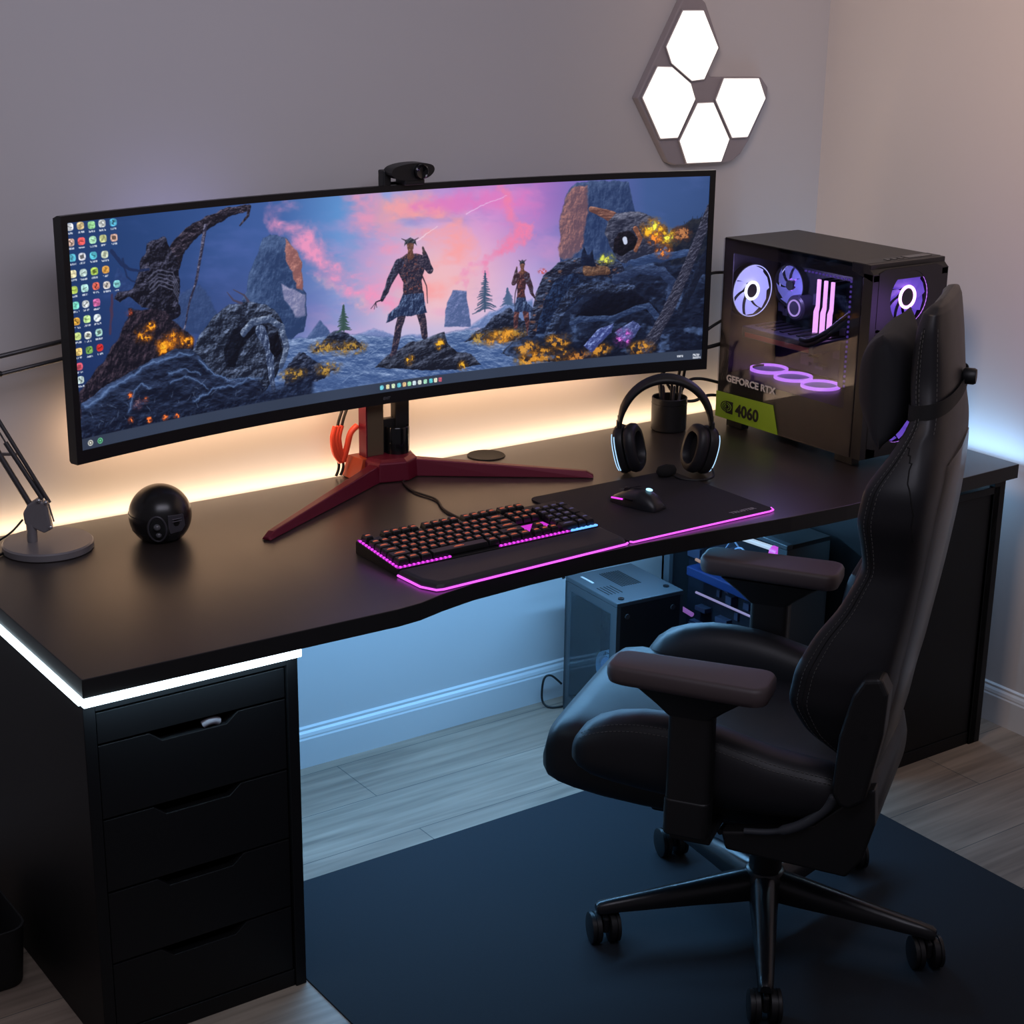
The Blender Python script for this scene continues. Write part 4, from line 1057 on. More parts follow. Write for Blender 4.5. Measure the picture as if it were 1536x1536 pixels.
bm = NB(); box(bm, -.055, .0, -.003, .003, .198, .204); bmesh.ops.transform(bm, matrix=Matrix.Translation((-.042, .02, 0)) @ Matrix.Rotation(math.atan2(-.57, .82), 4, 'Z'), verts=bm.verts); obj('arm_link', bm, M_chrome, dl)
bm = NB()
for p0, p1 in ((L3(.030, .106), L3(.040, .060)), (L3(.020, .110), L3(.030, .045))): tube(bm, [p0, p1], .0018, 8)
for p0 in (L3(.016, .108, -.012), L3(.030, .104, -.012), L3(.036, .052, -.012)): bmesh.ops.create_uvsphere(bm, u_segments=12, v_segments=8, radius=.0048, matrix=Matrix.Translation(p0))
obj('tension_springs', bm, M_chrome, dl, smooth=60)
# elbow outside the frame, upper arms reaching behind the monitor
bm = NB(); tube(bm, [L3(-.21, .50, -.012), L3(-.21, .50, .012)], .030, 24); obj('elbow', bm, M_steel, dl, smooth=40)
E1 = rootmat(dl)
bm = NB(); tube(bm, [(.150 - .12, -.10, 1.129 - .014), (.42, -.10, 1.163)], .0050, 10); obj('upper_arm', bm, M_steel, dl, world=True, smooth=50)
bm = NB(); tube(bm, [(.147 - .12, -.10, 1.093 - .014), (.42, -.10, 1.127)], .0046, 10); obj('upper_arm', bm, M_steel, dl, world=True, smooth=50)
bm = NB(); tube(bm, [(.02, -.104, 1.10), (.150, -.10, 1.094)], .0062, 10); obj('arm_clamp', bm, M_plastic, dl, world=True, smooth=50)
bm = NB(); tube(bm, [(.42, -.10, 1.115), (.42, -.10, 1.175)], .009, 12); hd = obj('lamp_head_joint', bm, M_steel, dl, world=True, smooth=50)
bm = NB(); lathe(bm, [(.012, .05), (.030, .045), (.055, -.01), (.052, -.008), (.026, .040), (.001, .042)], 32, (.47, -.088, 1.145)); obj('lamp_shade', bm, M_steel, dl, world=True, smooth=40)
bm = NB(); tube(bm, spline([(.150, -.160, .805), (.12, -.150, .775), (.07, -.12, .7445), (.0, -.10, .7435), (-.0, -.08, .7435)], 6), .0022, 8)
obj('lamp_cord', bm, M_cable, dl, world=True, smooth=60)
bm = NB(); tube(bm, spline([(.104, -.165, .7440), (.07, -.19, .7440), (.03, -.22, .7440), (.003, -.23, .7440)], 6), .0030, 8)
o = obj('desk_cable', bm, M_cable, None, smooth=60, loc=(.05, -.2, DZ)); tag(o, 'short black cable end lying beside the lamp base at the left photo edge', 'cable')

# ------------------------------------------------------------------ hexagonal wall lamp
hx = thing('hexagonal_wall_lamp', 'wall lamp of four glowing white hexagon panels on a grey backing plate', 'wall lamp', (2.03, 0, 1.58))
plate = [(1.96, 1.812), (1.822, 1.573), (1.93, 1.41), (1.952, 1.402), (2.121, 1.399), (2.148, 1.402), (2.176, 1.418), (2.206, 1.455), (2.262, 1.559), (2.262, 1.587), (2.236, 1.613), (2.062, 1.617), (2.051, 1.630), (2.089, 1.69), (2.032, 1.800), (2.015, 1.812)]
bm = NB(); prism(bm, plate, -.024, -.0005, axis='y'); o = obj('backing_plate', bm, M_hexbase, hx, world=True); bev_mod(o, .003, 2, 25)
M_hexl = emit('hex_light', (1.0, .92, .83), 1.15, base=(.8, .8, .8))
for h in ([[1.952, 1.784], [2.021, 1.784], [2.078, 1.69], [2.034, 1.611], [1.992, 1.608], [1.921, 1.654], [1.901, 1.695]],
          [[1.876, 1.65], [1.924, 1.648], [1.990, 1.605], [2.008, 1.565], [1.953, 1.468], [1.895, 1.468], [1.83, 1.574]],
          [[2.014, 1.557], [2.068, 1.557], [2.131, 1.459], [2.106, 1.401], [1.985, 1.403], [1.957, 1.462]],
          [[2.098, 1.616], [2.223, 1.613], [2.251, 1.56], [2.193, 1.460], [2.138, 1.460], [2.073, 1.561]]):
    hc = (sum(p[0] for p in h) / len(h), sum(p[1] for p in h) / len(h))
    def shr(k): return [(hc[0] + (x - hc[0]) * k, hc[1] + (z - hc[1]) * k) for x, z in h]
    bm = NB(); prism(bm, shr(.995), -.030, -.0245, axis='y'); ho = obj('light_panel', bm, M_hexbase, hx, world=True)
    bm = NB(); prism(bm, shr(.965), -.0325, -.0302, axis='y'); o = obj('diffuser', bm, M_hexl, ho, world=True); bev_mod(o, .001, 2, 25)

# ------------------------------------------------------------------ PC tower on the desk
TX0, TX1, TY0, TY1, TZ0, TZ1 = 2.007, 2.265, -.677, -.165, .765, 1.232
tw = thing('computer_tower', 'black glass-sided computer tower with purple lit fans on the right end of the desk', 'computer', ((TX0 + TX1) / 2, (TY0 + TY1) / 2, DZ))
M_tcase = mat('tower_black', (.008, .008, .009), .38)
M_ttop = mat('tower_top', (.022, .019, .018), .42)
bm = NB()
box(bm, TX0 + .003, TX1, TY0 + .012, TY1, TZ1 - .012, TZ1)                 # top
box(bm, TX1 - .006, TX1, TY0 + .012, TY1, TZ0, TZ1 - .012)         # far side
box(bm, TX0 + .003, TX1 - .006, TY1 - .006, TY1, TZ0, TZ1 - .012)  # rear
box(bm, TX0 + .006, TX1 - .006, TY0 + .03, TY1 - .006, TZ0, .878)  # lower shroud
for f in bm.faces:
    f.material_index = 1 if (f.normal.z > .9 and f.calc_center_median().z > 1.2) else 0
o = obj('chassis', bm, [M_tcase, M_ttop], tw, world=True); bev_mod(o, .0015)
# front piece with chamfered upper edge
bm = NB()
FC = [(TY0, TZ0), (TY0, TZ1 - .022), (TY0 + .030, TZ1), (TY0 + .075, TZ1 + .001), (TY0 + .075, TZ1 - .014), (TY0 + .034, TZ1 - .014), (TY0 + .012, TZ1 - .034), (TY0 + .012, TZ0)]
rings = [[(x, y, z) for y, z in FC] for x in (TX0 + .004, TX0 + .030)]
box(bm, TX0 + .002, TX0 + .022, TY0, TY0 + .03, TZ0, TZ1 - .022); box(bm, TX1 - .022, TX1, TY0, TY0 + .03, TZ0, TZ1 - .022)
box(bm, TX0 + .022, TX1 - .022, TY0, TY0 + .012, 1.216 - .004, TZ1 - .022)
fz = [1.147, 1.002, .857]; FR = .066; fx0 = (TX0 + TX1) / 2 + .0
for a, b in ((1.072, 1.079), (.927, .934), (TZ0, .790)): box(bm, TX0 + .022, TX1 - .022, TY0, TY0 + .012, a, b)
for a0 in (TX0 + .022, TX1 - .052): box(bm, a0, a0 + .030, TY0, TY0 + .012, TZ0, TZ1 - .022)
obj('front_frame', bm, M_tcase, tw, world=True)
bm = NB()   # front plate with a round window for every fan
for zc in fz:
    x0_, x1_, z0_, z1_ = TX0 + .022, TX1 - .022, max(zc - .0725, TZ0 + .001), zc + .0725
    outer, inner = [], []
    for k in range(40):
        a = 2 * PI * (k + .5) / 40; ca, sa = math.cos(a), math.sin(a)
        q_ = min((x1_ - x0_) / 2 / max(abs(ca), 1e-6), (z1_ - zc if sa > 0 else zc - z0_) / max(abs(sa), 1e-6))
        cxm = (x0_ + x1_) / 2
        outer.append((cxm + ca * q_, zc + sa * q_)); inner.append((cxm + ca * FR * .985, zc + sa * FR * .985))
    loft(bm, [[(x, TY0 - .001, z) for x, z in inner], [(x, TY0 - .001, z) for x, z in outer], [(x, TY0 + .003, z) for x, z in outer], [(x, TY0 + .003, z) for x, z in inner], [(x, TY0 - .001, z) for x, z in inner]], True, False)
obj('front_plate', bm, M_tcase, tw, world=True)
bm = NB(); prism(bm, [(TY0, TZ1 - .022), (TY0 + .026, TZ1 + .001), (TY0 + .070, TZ1 + .001), (TY0 + .070, TZ1 - .020), (TY0, TZ1 - .040)], TX0 + .002, TX1, axis='x')
o = obj('top_bezel', bm, M_tcase, tw, world=True); bev_mod(o, .002)
bm = NB()
for k in range(3): 
    a = TX0 + .085 + k * .022
    box(bm, a, a + .012, TY0 + .036, TY0 + .050, TZ1 + .001, TZ1 + .0022, .0004)
box(bm, TX0 + .155, TX0 + .235, TY0 + .034, TY0 + .060, TZ1 + .001, TZ1 + .002)
obj('port_strip', bm, M_gloss, o, world=True)
for a, b in ((TX0 + .02, TY1 - .02), (TX1 - .045, TY1 - .02), (TX0 + .02, TY0 + .10), (TX1 - .045, TY0 + .10)):
    bm = NB(); box(bm, a, a + .025, b - .06, b, DZ + .0005, TZ0, .002)
    obj('foot', bm, M_plastic, tw, world=True)
M_glass = glass('tinted_glass', (.86, .86, .90), .015, .045)
bm = NB(); box(bm, TX0 - .001, TX0 + .0025, TY0 + .034, TY1, TZ0, TZ1 - .002)
obj('glass_panel', bm, M_glass, tw, world=True)
bm = NB()   # dark printed border behind the glass
y0, y1, z0, z1 = TY0 + .034, TY1, TZ0, TZ1 - .002
wy0, wy1, wz0, wz1 = -.612, -.200, .880, 1.196
for a in ((y0, y1, wz1, z1), (y0, wy0, wz0, wz1), (wy1, y1, wz0, wz1)):
    box(bm, TX0 + .003, TX0 + .005, *a)
box(bm, TX0 + .003, TX0 + .005, y0, y1, z0, wz0 - .0)
obj('glass_border', bm, M_tcase, tw, world=True)
# motherboard etc.
bm = NB(); box(bm, 2.195, 2.200, -.60, -.18, .885, 1.205)
rnd = random.Random(3)
for k in range(26):
    a, b = rnd.uniform(-.58, -.22), rnd.uniform(.90, 1.18)
    box(bm, 2.185 - rnd.random() * .01, 2.196, a, a + rnd.uniform(.008, .04), b, b + rnd.uniform(.006, .03), mi=1)
obj('motherboard', bm, [M_pcb, mat('chip_dark', (.06, .06, .10), .35)], tw, world=True)
M_viol = emit('violet_led', (.42, .16, 1.0), 1.6, base=(.2, .1, .4)); M_viold = emit('violet_soft', (.16, .08, .60), .32, base=(.1, .08, .3))
M_whit = emit('fan_white', (.62, .66, 1.0), .72, base=(.4, .4, .6)); M_whith = emit('fan_white_hot', (.95, .95, 1.0), 2.4)
M_pnk = emit('ram_pink', (.86, .40, 1.0), 1.6); M_ringh = emit('ring_hot', (.95, .45, 1.0), 3.0); M_ringp = emit('ring_purple', (.55, .20, .95), 1.3)
def fan(c, R_, axis, parent, m_blade, m_ring, m_hub, hubr=.30, nb=9, ringm=None, name='case_fan', bw=.69):
    """a case fan: frame ring, hub, blades, lit ring; axis 'y' or 'x'"""
    def tf(bm):
        if axis == 'x': bmesh.ops.rotate(bm, cent=(0, 0, 0), matrix=Matrix.Rotation(PI / 2, 3, 'Z'), verts=bm.verts)
        if axis == 'z': bmesh.ops.rotate(bm, cent=(0, 0, 0), matrix=Matrix.Rotation(PI / 2, 3, 'X'), verts=bm.verts)
        bmesh.ops.translate(bm, vec=c, verts=bm.verts); return bm
    bm = NB(); lathe(bm, [(R_ * 1.0, -.010), (R_ * 1.05, -.010), (R_ * 1.05, .010), (R_ * 1.0, .010)], 40, axis='y'); 
    # open ring: remove caps
    for f in [f for f in bm.faces if len(f.verts) > 4]: bm.faces.remove(f)
    fo = obj(name, tf(bm), M_tcase, parent, world=True, smooth=40)
    bm = NB(); tube(bm, [(R_ * math.cos(t), -.0105, R_ * math.sin(t)) for t in [2 * PI * k / 40 for k in range(41)]], .0014, 6); obj('outer_light_ring', tf(bm), ringm or m_ring, fo, world=True, smooth=60)
    bm = NB()
    for k in range(nb):
        a0 = 2 * PI * k / nb; rr_ = []
        for i in range(7):
            t = i / 6; r_ = R_ * (hubr + .05 + (.97 - hubr - .05) * t); a = a0 + .45 * t; wd = bw + .04 * t
            rr_.append([Vector((r_ * math.cos(a - wd / 2), -.004, r_ * math.sin(a - wd / 2))), Vector((r_ * math.cos(a), -.001, r_ * math.sin(a))), Vector((r_ * math.cos(a + wd / 2), .005, r_ * math.sin(a + wd / 2))), Vector((r_ * math.cos(a), .0005, r_ * math.sin(a)))])
        loft(bm, rr_)
    obj('blades', tf(bm), m_blade, fo, world=True, smooth=50)
    bm = NB(); lathe(bm, [(R_ * hubr, .006), (R_ * hubr, -.007), (R_ * hubr * .9, -.009), (.001, -.009)], 32, axis='y'); obj('hub', tf(bm), M_tcase, fo, world=True, smooth=40)
    bm = NB(); tube(bm, [(R_ * (hubr + .05) * math.cos(t), -.0085, R_ * (hubr + .05) * math.sin(t)) for t in [2 * PI * k / 32 for k in range(33)]], R_ * .055, 8); obj('hub_light', tf(bm), m_hub, fo, world=True, smooth=60)
    return fo
M_fb = emit('blade_violet', (.20, .10, .85), .38, base=(.12, .08, .35))
M_fbw = emit('blade_pale', (.40, .44, .95), .85, base=(.4, .4, .7))
for z_ in fz: fan((fx0, TY0 + .014, z_), FR, 'y', tw, M_fb, M_ringp, M_ringh, .33)
fan((2.086, TY1 - .020, 1.092), .066, 'y', tw, M_fbw, M_whit, M_whith, .28, 7, M_whit, bw=.84)
fan((2.178, TY1 - .075, 1.105), .052, 'x', tw, emit('blade_dim', (.25, .28, .8), .35, base=(.2, .2, .5)), M_whit, M_viol, .25, 7, bw=.84)
# pump, memory, graphics card
bm = NB(); lathe(bm, [(.033, 2.195), (.033, 2.155), (.028, 2.150), (.001, 2.150)], 32, (0, -.285, 1.055), axis='x'); pu = obj('cooler_pump', bm, mat('pump_grey', (.05, .045, .08), .35), tw, world=True, smooth=40)
bm = NB(); tube(bm, [(2.149, -.285 + .020 * math.cos(t), 1.055 + .020 * math.sin(t)) for t in [2 * PI * k / 28 for k in range(29)]], .0022, 6); obj('pump_ring', bm, emit('pump_ring', (.6, .4, 1.0), .9), pu, world=True)
for k in range(3):
    a = -.362 - .024 * k
    bm = NB(); box(bm, 2.150, 2.194, a - .010, a + .001, .968, 1.142, .002); rm = obj('memory_stick', bm, M_tcase, tw, world=True)
    bm = NB(); prism(bm, [(a - .0105, .968), (a + .002, .968), (a + .002, 1.06), (a - .004, 1.075), (a - .004, 1.142), (a - .0125, 1.142), (a - .0125, 1.07), (a - .0105, 1.06)], 2.144, 2.150, axis='x'); obj('light_bar', bm, M_pnk, rm, world=True)
bm = NB(); box(bm, 2.055, 2.192, -.455, -.195, .975, 1.004, .003); gp = obj('graphics_card', bm, mat('gpu_shell', (.05, .05, .08), .3), tw, world=True)
bm = NB(); box(bm, 2.053, 2.055, -.44, -.21, .978, .990); obj('edge_stripe', bm, mat('gpu_stripe', (.25, .06, .08), .4), gp, world=True)
bm = NB()
for k in range(8): box(bm, 2.08, 2.18, -.44 + k * .03, -.428 + k * .03, 1.0045, 1.007)
obj('fins', bm, M_tcase, gp, world=True)
bm = NB(); box(bm, 2.14, 2.16, -.480, -.462, .885, 1.0, .002); obj('support_bracket', bm, M_tcase, tw, world=True)
for k, (dz_, dy_) in enumerate(((0, 0), (.012, .014))):
    bm = NB(); tube(bm, spline([(2.06, -.405, .994 + dz_), (2.058, -.44, .998 + dz_), (2.065, -.49, 1.028 + dz_), (2.08, -.54, 1.075 + dz_), (2.10, -.585, 1.11 + dz_)], 6), .0065, 10); obj('coolant_hose', bm, M_cable, tw, world=True, smooth=60)
for cx2, cy2 in ((2.142, -.215), (2.132, -.315), (2.125, -.420)):
    bm = NB(); lathe(bm, [(.044, .879), (.050, .879), (.050, .8865), (.047, .8875), (.044, .8865)], 44, (cx2, cy2, 0))
    for f in [f for f in bm.faces if len(f.verts) > 4]: bm.faces.remove(f)
    ro = obj('floor_fan_ring', bm, M_ringp, tw, world=True, smooth=40)
    bm = NB(); lathe(bm, [(.001, .8785), (.043, .8785), (.043, .881), (.001, .882)], 36, (cx2, cy2, 0)); obj('fan_disc', bm, M_viold, ro, world=True, smooth=40)
bm = NB(); 
for a in np.arange(-.60, -.45, .012): box(bm, 2.012, 2.016, a, a + .005, 1.186, 1.190)
for b in np.arange(.93, 1.19, .012): box(bm, 2.012, 2.016, -.607, -.603, b, b + .005)
obj('led_dots', bm, M_viold, tw, world=True)
# printed writing on the side
def side_text(s, size, y_start, z_base, m, bold=.0004, sx=1.0, tilt=0.0, name='lettering'):
    t = text_bm(s, size, .0003, bold, sx)
    for v in t.verts:
        x, y, z = v.co
        v.co = Vector((TX0 - .0035 - z, y_start - x, z_base + y + x * tilt))
    return obj(name, t, m, tw, world=True)
side_text('GEFORCE RTX', .0245, -.203, .8665, M_white, .0008, 1.13)
bm = NB(); prism(bm, [(TY1 - .001, TZ0 + .001), (-.400, TZ0 + .001), (-.378, .838), (TY1 - .001, .833)], TX0 - .0024, TX0 - .0012, axis='x'); st = obj('green_sticker', bm, M_green, tw, world=True)
side_text('4060', .043, -.243, .783, M_black, .0014, 1.0)
# eye emblem on the sticker
bm = NB()
ey, ez = -.205, .799
prism(bm, [(ey - .002, ez - .017), (ey - .027, ez - .017), (ey - .027, ez + .015), (ey - .002, ez + .015)], TX0 - .0034, TX0 - .0025, axis='x')
def eye(a, b, n=26): return [(ey - .004 + a * math.cos(2 * PI * k / n), ez + b * math.sin(2 * PI * k / n)) for k in range(n)]
for a, b in ((.021, .0135), (.014, .009), (.0075, .005)):
    tube(bm, [(TX0 - .0035, y, z) for y, z in eye(a, b)] + [(TX0 - .0035, *eye(a, b)[0])], .0012, 5)
obj('eye_emblem', bm, M_black, tw, world=True)
bm = NB()
for a, b in ((.0175, .0112), (.0105, .0068)):
    tube(bm, [(TX0 - .0037, y, z) for y, z in eye(a, b) if y < ey - .004], .0009, 5)
obj('eye_emblem_light', bm, M_green, tw, world=True)
# cables behind the tower
for k, (pts, lab) in enumerate([
    ([(2.06, -.150, 1.135), (1.99, -.135, 1.135), (1.975, -.130, 1.10), (1.972, -.125, 1.03), (1.965, -.12, .96), (1.95, -.10, .88), (1.955, -.08, .76), (1.96, -.075, .7435)], 'black cable looping out behind the tower at the height of its rear fan'),
    ([(2.05, -.148, 1.02), (1.985, -.14, .99), (1.955, -.13, .95), (1.93, -.11, .90), (1.935, -.09, .82), (1.945, -.10, .7435)], 'black cable bending down left of the tower behind the monitor edge'),
    ([(2.06, -.148, .955), (2.00, -.14, .945), (1.94, -.12, .935), (1.90, -.10, .91), (1.885, -.08, .85), (1.915, -.07, .78), (1.94, -.07, .7435)], 'thick black cable in the bundle beside the pen cup'),
    ([(2.05, -.148, .84), (1.98, -.13, .86), (1.95, -.11, .85), (1.93, -.10, .80), (1.92, -.10, .7435)], 'short black cable at the foot of the tower beside the green sticker'),
    ([(1.87, -.085, .935), (1.90, -.08, .86), (1.93, -.10, .81), (1.965, -.12, .80), (2.0, -.14, .815), (2.04, -.148, .81)], 'black cable crossing diagonally from the monitor to the tower')]):
    bm = NB(); tube(bm, spline(pts, 7), .0042 if k != 2 else .0055, 8)
    o = obj('power_cable', bm, M_cable, None, smooth=60, loc=(pts[-1] if pts[-1][2] < .75 else pts[0])); tag(o, lab, 'cable', 'cables behind the tower')

# ------------------------------------------------------------------ computers under the desk
def tilt_box(c0, c1, w): pass
ca = thing('small_computer_case', 'small grey glass-sided computer case on the floor under the desk', 'computer', (1.68, -.21, 0), math.radians(-4))
CW, CDp, CH = .205, .235, .377
def cl(x, y, z): return (x, y, z)
x0, x1, y0, y1 = -CW / 2, CW / 2, -CDp / 2, CDp / 2
bm = NB()
box(bm, x0, x1, y0, y1, CH - .012, CH, .002); box(bm, x0, x1, y0, y1, .0, .012, .002); box(bm, x0, x1, y1 - .01, y1, .012, CH - .012)
box(bm, x1 - .01, x1, y0, y1 - .01, .012, CH - .012)
box(bm, x0, x0 + .012, y1 - .028, y1, .012, CH - .012); box(bm, x0, x0 + .012, y0, y0 + .028, .012, CH - .012)
box(bm, x0, x0 + .012, y0 + .028, y1 - .028, CH - .036, CH - .012); box(bm, x0, x0 + .012, y0 + .028, y1 - .028, .012, .05)
obj('case_frame', bm, M_case, ca)
bm = NB(); box(bm, x0 + .012, x1 - .01, y0, y0 + .008, .012, CH - .012); obj('front_panel', bm, M_plastic, ca)
bm = NB(); box(bm, x0 - .002, x0 + .001, y0 + .026, y1 - .026, .048, CH - .034); obj('glass_panel', bm, glass('case_glass', (.7, .8, .86), .03, .04), ca)
bm = NB()
for k in range(9): box(bm, -.02 + k * .007, -.017 + k * .007, -.02, .085, CH, CH + .0012)
for k in range(5): box(bm, -.085 + k * .010, -.083 + k * .010, -.055, .0, CH, CH + .001)
obj('top_vents', bm, M_plastic, ca)
bm = NB(); box(bm, -.075, -.069, .035, .090, CH, CH + .0015); obj('handle_bar', bm, M_white, ca)
for a, b in ((-.075, -.095), (.078, -.075)):
    bm = NB(); lathe(bm, [(.008, CH), (.008, CH + .003), (.005, CH + .003), (.001, CH + .0015)], 16, (a, b, 0)); obj('knob', bm, M_gloss, ca, smooth=40)
bm = NB()
for a in (-.07, .07): lathe(bm, [(.007, y0), (.007, y0 - .002), (.001, y0 - .002)], 16, (a, 0, CH - .04), axis='y')
obj('front_studs', bm, M_steel, ca)
bm = NB(); lathe(bm, [(.050, -.010), (.050, .010), (.038, .010), (.038, -.010)], 36, (-.03, .01, .14), axis='x')
for f in [f for f in bm.faces if len(f.verts) > 4]: bm.faces.remove(f)
obj('fan_ring', bm, mat('ring_silver', (.8, .85, .9), .3), ca, smooth=40)
bm = NB(); lathe(bm, [(.033, -.004), (.033, .004), (.001, .004)], 30, (-.032, .01, .14), axis='x'); obj('fan_disc', bm, M_frost, ca, smooth=40)
bm = NB(); 
for k in range(14): box(bm, -.05, -.04, -.055 + .012 * k * .5, -.052 + .012 * k * .5, .185 + .006 * k, .30, .0)
box(bm, -.02, .0, -.06, .07, .06, .33); obj('inner_boards', bm, M_pcb, ca)

cb = thing('computer_tower', 'open-sided computer with purple lit tubes under the desk beside the right cabinet', 'computer', (1.87, -.44, 0))
X0, X1, Y0, Y1, ZH = 1.80, 1.943, -.665, -.215, .585
bm = NB()
box(bm, X0, X0 + .02, Y0, Y1, ZH - .012, ZH, .002); box(bm, X0, X1, Y0, Y1, 0, .014, .002); box(bm, X1 - .006, X1, Y0, Y1, .014, ZH - .012)
box(bm, X0, X1, Y1 - .008, Y1, .014, ZH - .012); box(bm, X0, X0 + .012, Y0, Y0 + .030, .014, ZH - .012); box(bm, X0, X0 + .012, Y1 - .03, Y1, .014, ZH - .012)
box(bm, X0 + .012, X1, Y0, Y0 + .010, .014, ZH - .012)
obj('case_frame', bm, M_case, cb, world=True)
bm = NB(); box(bm, X0 + .02, X1, Y0, Y1, ZH - .012, ZH - .001); obj('top_cover', bm, M_plastic, cb, world=True)
bm = NB(); box(bm, X0 + .075, X0 + .08, Y0 + .04, Y1 - .02, .03, ZH - .03); rnd = random.Random(9)
for k in range(60):
    a, b = rnd.uniform(Y0 + .05, Y1 - .06), rnd.uniform(.05, ZH - .06)
    box(bm, X0 + .05 + rnd.random() * .02, X0 + .076, a, a + rnd.uniform(.01, .05), b, b + rnd.uniform(.004, .03), mi=1)
obj('motherboard', bm, [M_pcb, mat('chip_blue', (.05, .06, .10), .3)], cb, world=True)
bm = NB(); box(bm, X0 + .01, X0 + .075, -.60, -.30, .40, .425, .003); obj('graphics_card', bm, mat('card_blue', (.010, .025, .09), .35), cb, world=True)
for pts, r_, m_ in (([(X0 + .02, -.40, .548), (X0 + .02, -.60, .556)], .0065, emit('tube_white', (.55, .75, 1.0), .75)), ([(X0 + .02, -.60, .548), (X0 + .02, -.622, .548)], .017, emit('tube_cap', (.62, .10, .85), .9)), ([(X0 + .03, -.28, .535), (X0 + .03, -.36, .545)], .008, emit('tube_pink', (.6, .35, .85), .6)), ([(X0 + .012, -.60, .29), (X0 + .012, -.60, .42)], .012, M_viold), ([(X0 + .02, -.33, .36), (X0 + .02, -.58, .36)], .003, emit('line_lilac', (.5, .45, .9), .45)), ([(X0 + .02, -.27, .30), (X0 + .02, -.32, .295)], .006, emit('dot_violet', (.35, .15, .6), .5)), ([(X0 + .015, -.33, .45), (X0 + .015, -.375, .447)], .004, emit('dot_amber', (.8, .5, .35), .35))):
    bm = NB(); tube(bm, pts, r_, 12); obj('light_tube', bm, m_, cb, world=True, smooth=50)
bm = NB()
for k in range(4): tube(bm, spline([(X0 + .03, -.42 - .02 * k, .50), (X0 + .02, -.46 - .03 * k, .535 - .01 * k), (X0 + .03, -.50 - .02 * k, .49)], 6), .0025, 6)
obj('clear_tubing', bm, mat('tubing_pale', (.25, .32, .45), .2), cb, world=True, smooth=60)
# cables under the desk
for k, (pts, r_, lab) in enumerate([([(1.575, -.05, .70), (1.56, -.035, .60), (1.555, -.035, .50), (1.575, -.045, .42), (1.60, -.06, .36)], .005, 'black cable hanging against the wall left of the small computer case'),
                     ([(1.60, -.05, .70), (1.585, -.035, .60), (1.575, -.035, .52), (1.595, -.045, .44), (1.62, -.06, .40)], .004, 'thinner black cable hanging beside the other one at the small case'),
                     ([(1.60, -.06, .06), (1.575, -.045, .085), (1.555, -.04, .075), (1.548, -.045, .02), (1.56, -.065, .004), (1.60, -.08, .004)], .003, 'small black cable loop on the floor by the skirting board'),
                     ([(1.86, -.03, .70), (1.83, -.03, .60), (1.80, -.03, .52), (1.77, -.04, .44)], .004, 'black cable slanting down the wall above the small computer case')]):
    bm = NB(); tube(bm, spline(pts, 7), r_, 8); o = obj('hanging_cable', bm, M_cable, None, smooth=60, loc=pts[0]); tag(o, lab, 'cable', 'cables under the desk')

# ------------------------------------------------------------------ gaming chair
CA = math.atan2(.55, .83)
ch = thing('gaming_chair', 'black leather racing-style office chair with grey stitching on the floor mat, facing the desk', 'chair', (1.28, -1.18, .004), CA)
# local frame: +y forward, -x the chair's left (towards the viewer)
def interp_s(z, zs_, vs_):
    return float(np.interp(z, zs_, vs_))
zf = [.47, .517, .559, .62, .687, .75, .80, .878, .93, .973, 1.034, 1.086, 1.136, 1.20, 1.26, 1.30, 1.320, 1.331, 1.337]
ff = [-.20, -.154, -.105, -.073, -.083, -.112, -.147, -.182, -.176, -.169, -.178, -.212, -.236, -.226, -.226, -.230, -.236, -.246, -.257]
fb = [-.232, -.238, -.243, -.255, -.265, -.275, -.282, -.292, -.297, -.300, -.304, -.304, -.300, -.294, -.287, -.281, -.277, -.272, -.265]
hwz = [.20, .225, .248, .268, .272, .262, .250, .238, .252, .268, .268, .235, .182, .156, .153, .151, .142, .124, .080]
fcz = [-.20, -.19, -.19, -.19, -.19, -.195, -.205, -.225, -.235, -.24, -.245, -.248, -.243, -.230, -.230, -.234, -.240, -.249, -.259]
def smooth_curve(zs_, vs_, z):
    # smoothed linear interpolation
    return sum(interp_s(z + d, zs_, vs_) * w for d, w in ((-.016, .15), (-.008, .2), (0, .3), (.008, .2), (.016, .15)))
def back_ring(z, n=6):
    end = z > 1.31
    g_ = (lambda a: interp_s(z, zf, a)) if end else (lambda a: smooth_curve(zf, a, z))
    F_, B_, H_, C_ = g_(ff), g_(fb), g_(hwz), g_(fcz)
    q_ = min(1, (F_ - B_) / .055)
    half = [(0, B_), (H_ * .55, B_ + .003 * q_), (H_ * .86, B_ + .012 * q_), (H_ * .985, B_ + .035 if F_ - B_ > .075 else B_ + .4 * (F_ - B_)), (H_, B_ + .62 * (F_ - B_)), (H_ * .965, F_ - .010 * q_), (H_ * .89, F_), (H_ * .80, F_ - .25 * (F_ - C_)), (H_ * .66, C_ + .12 * (F_ - C_)), (H_ * .35, C_)]
    pts = half + [(0, C_)] + [(-x, y) for x, y in reversed(half[1:])]
    return spline([(x, y) for x, y in pts], n, True)
NR = 96
zrows = list(np.linspace(.47, 1.318, NR - 12)) + list(np.linspace(1.320, 1.3375, 12))
BR = [back_ring(z) for z in zrows]
bm = NB(); loft(bm, [[(x, y, z) for x, y in r] for r, z in zip(BR, zrows)])
obj('backrest', bm, M_leather, ch, smooth=70)
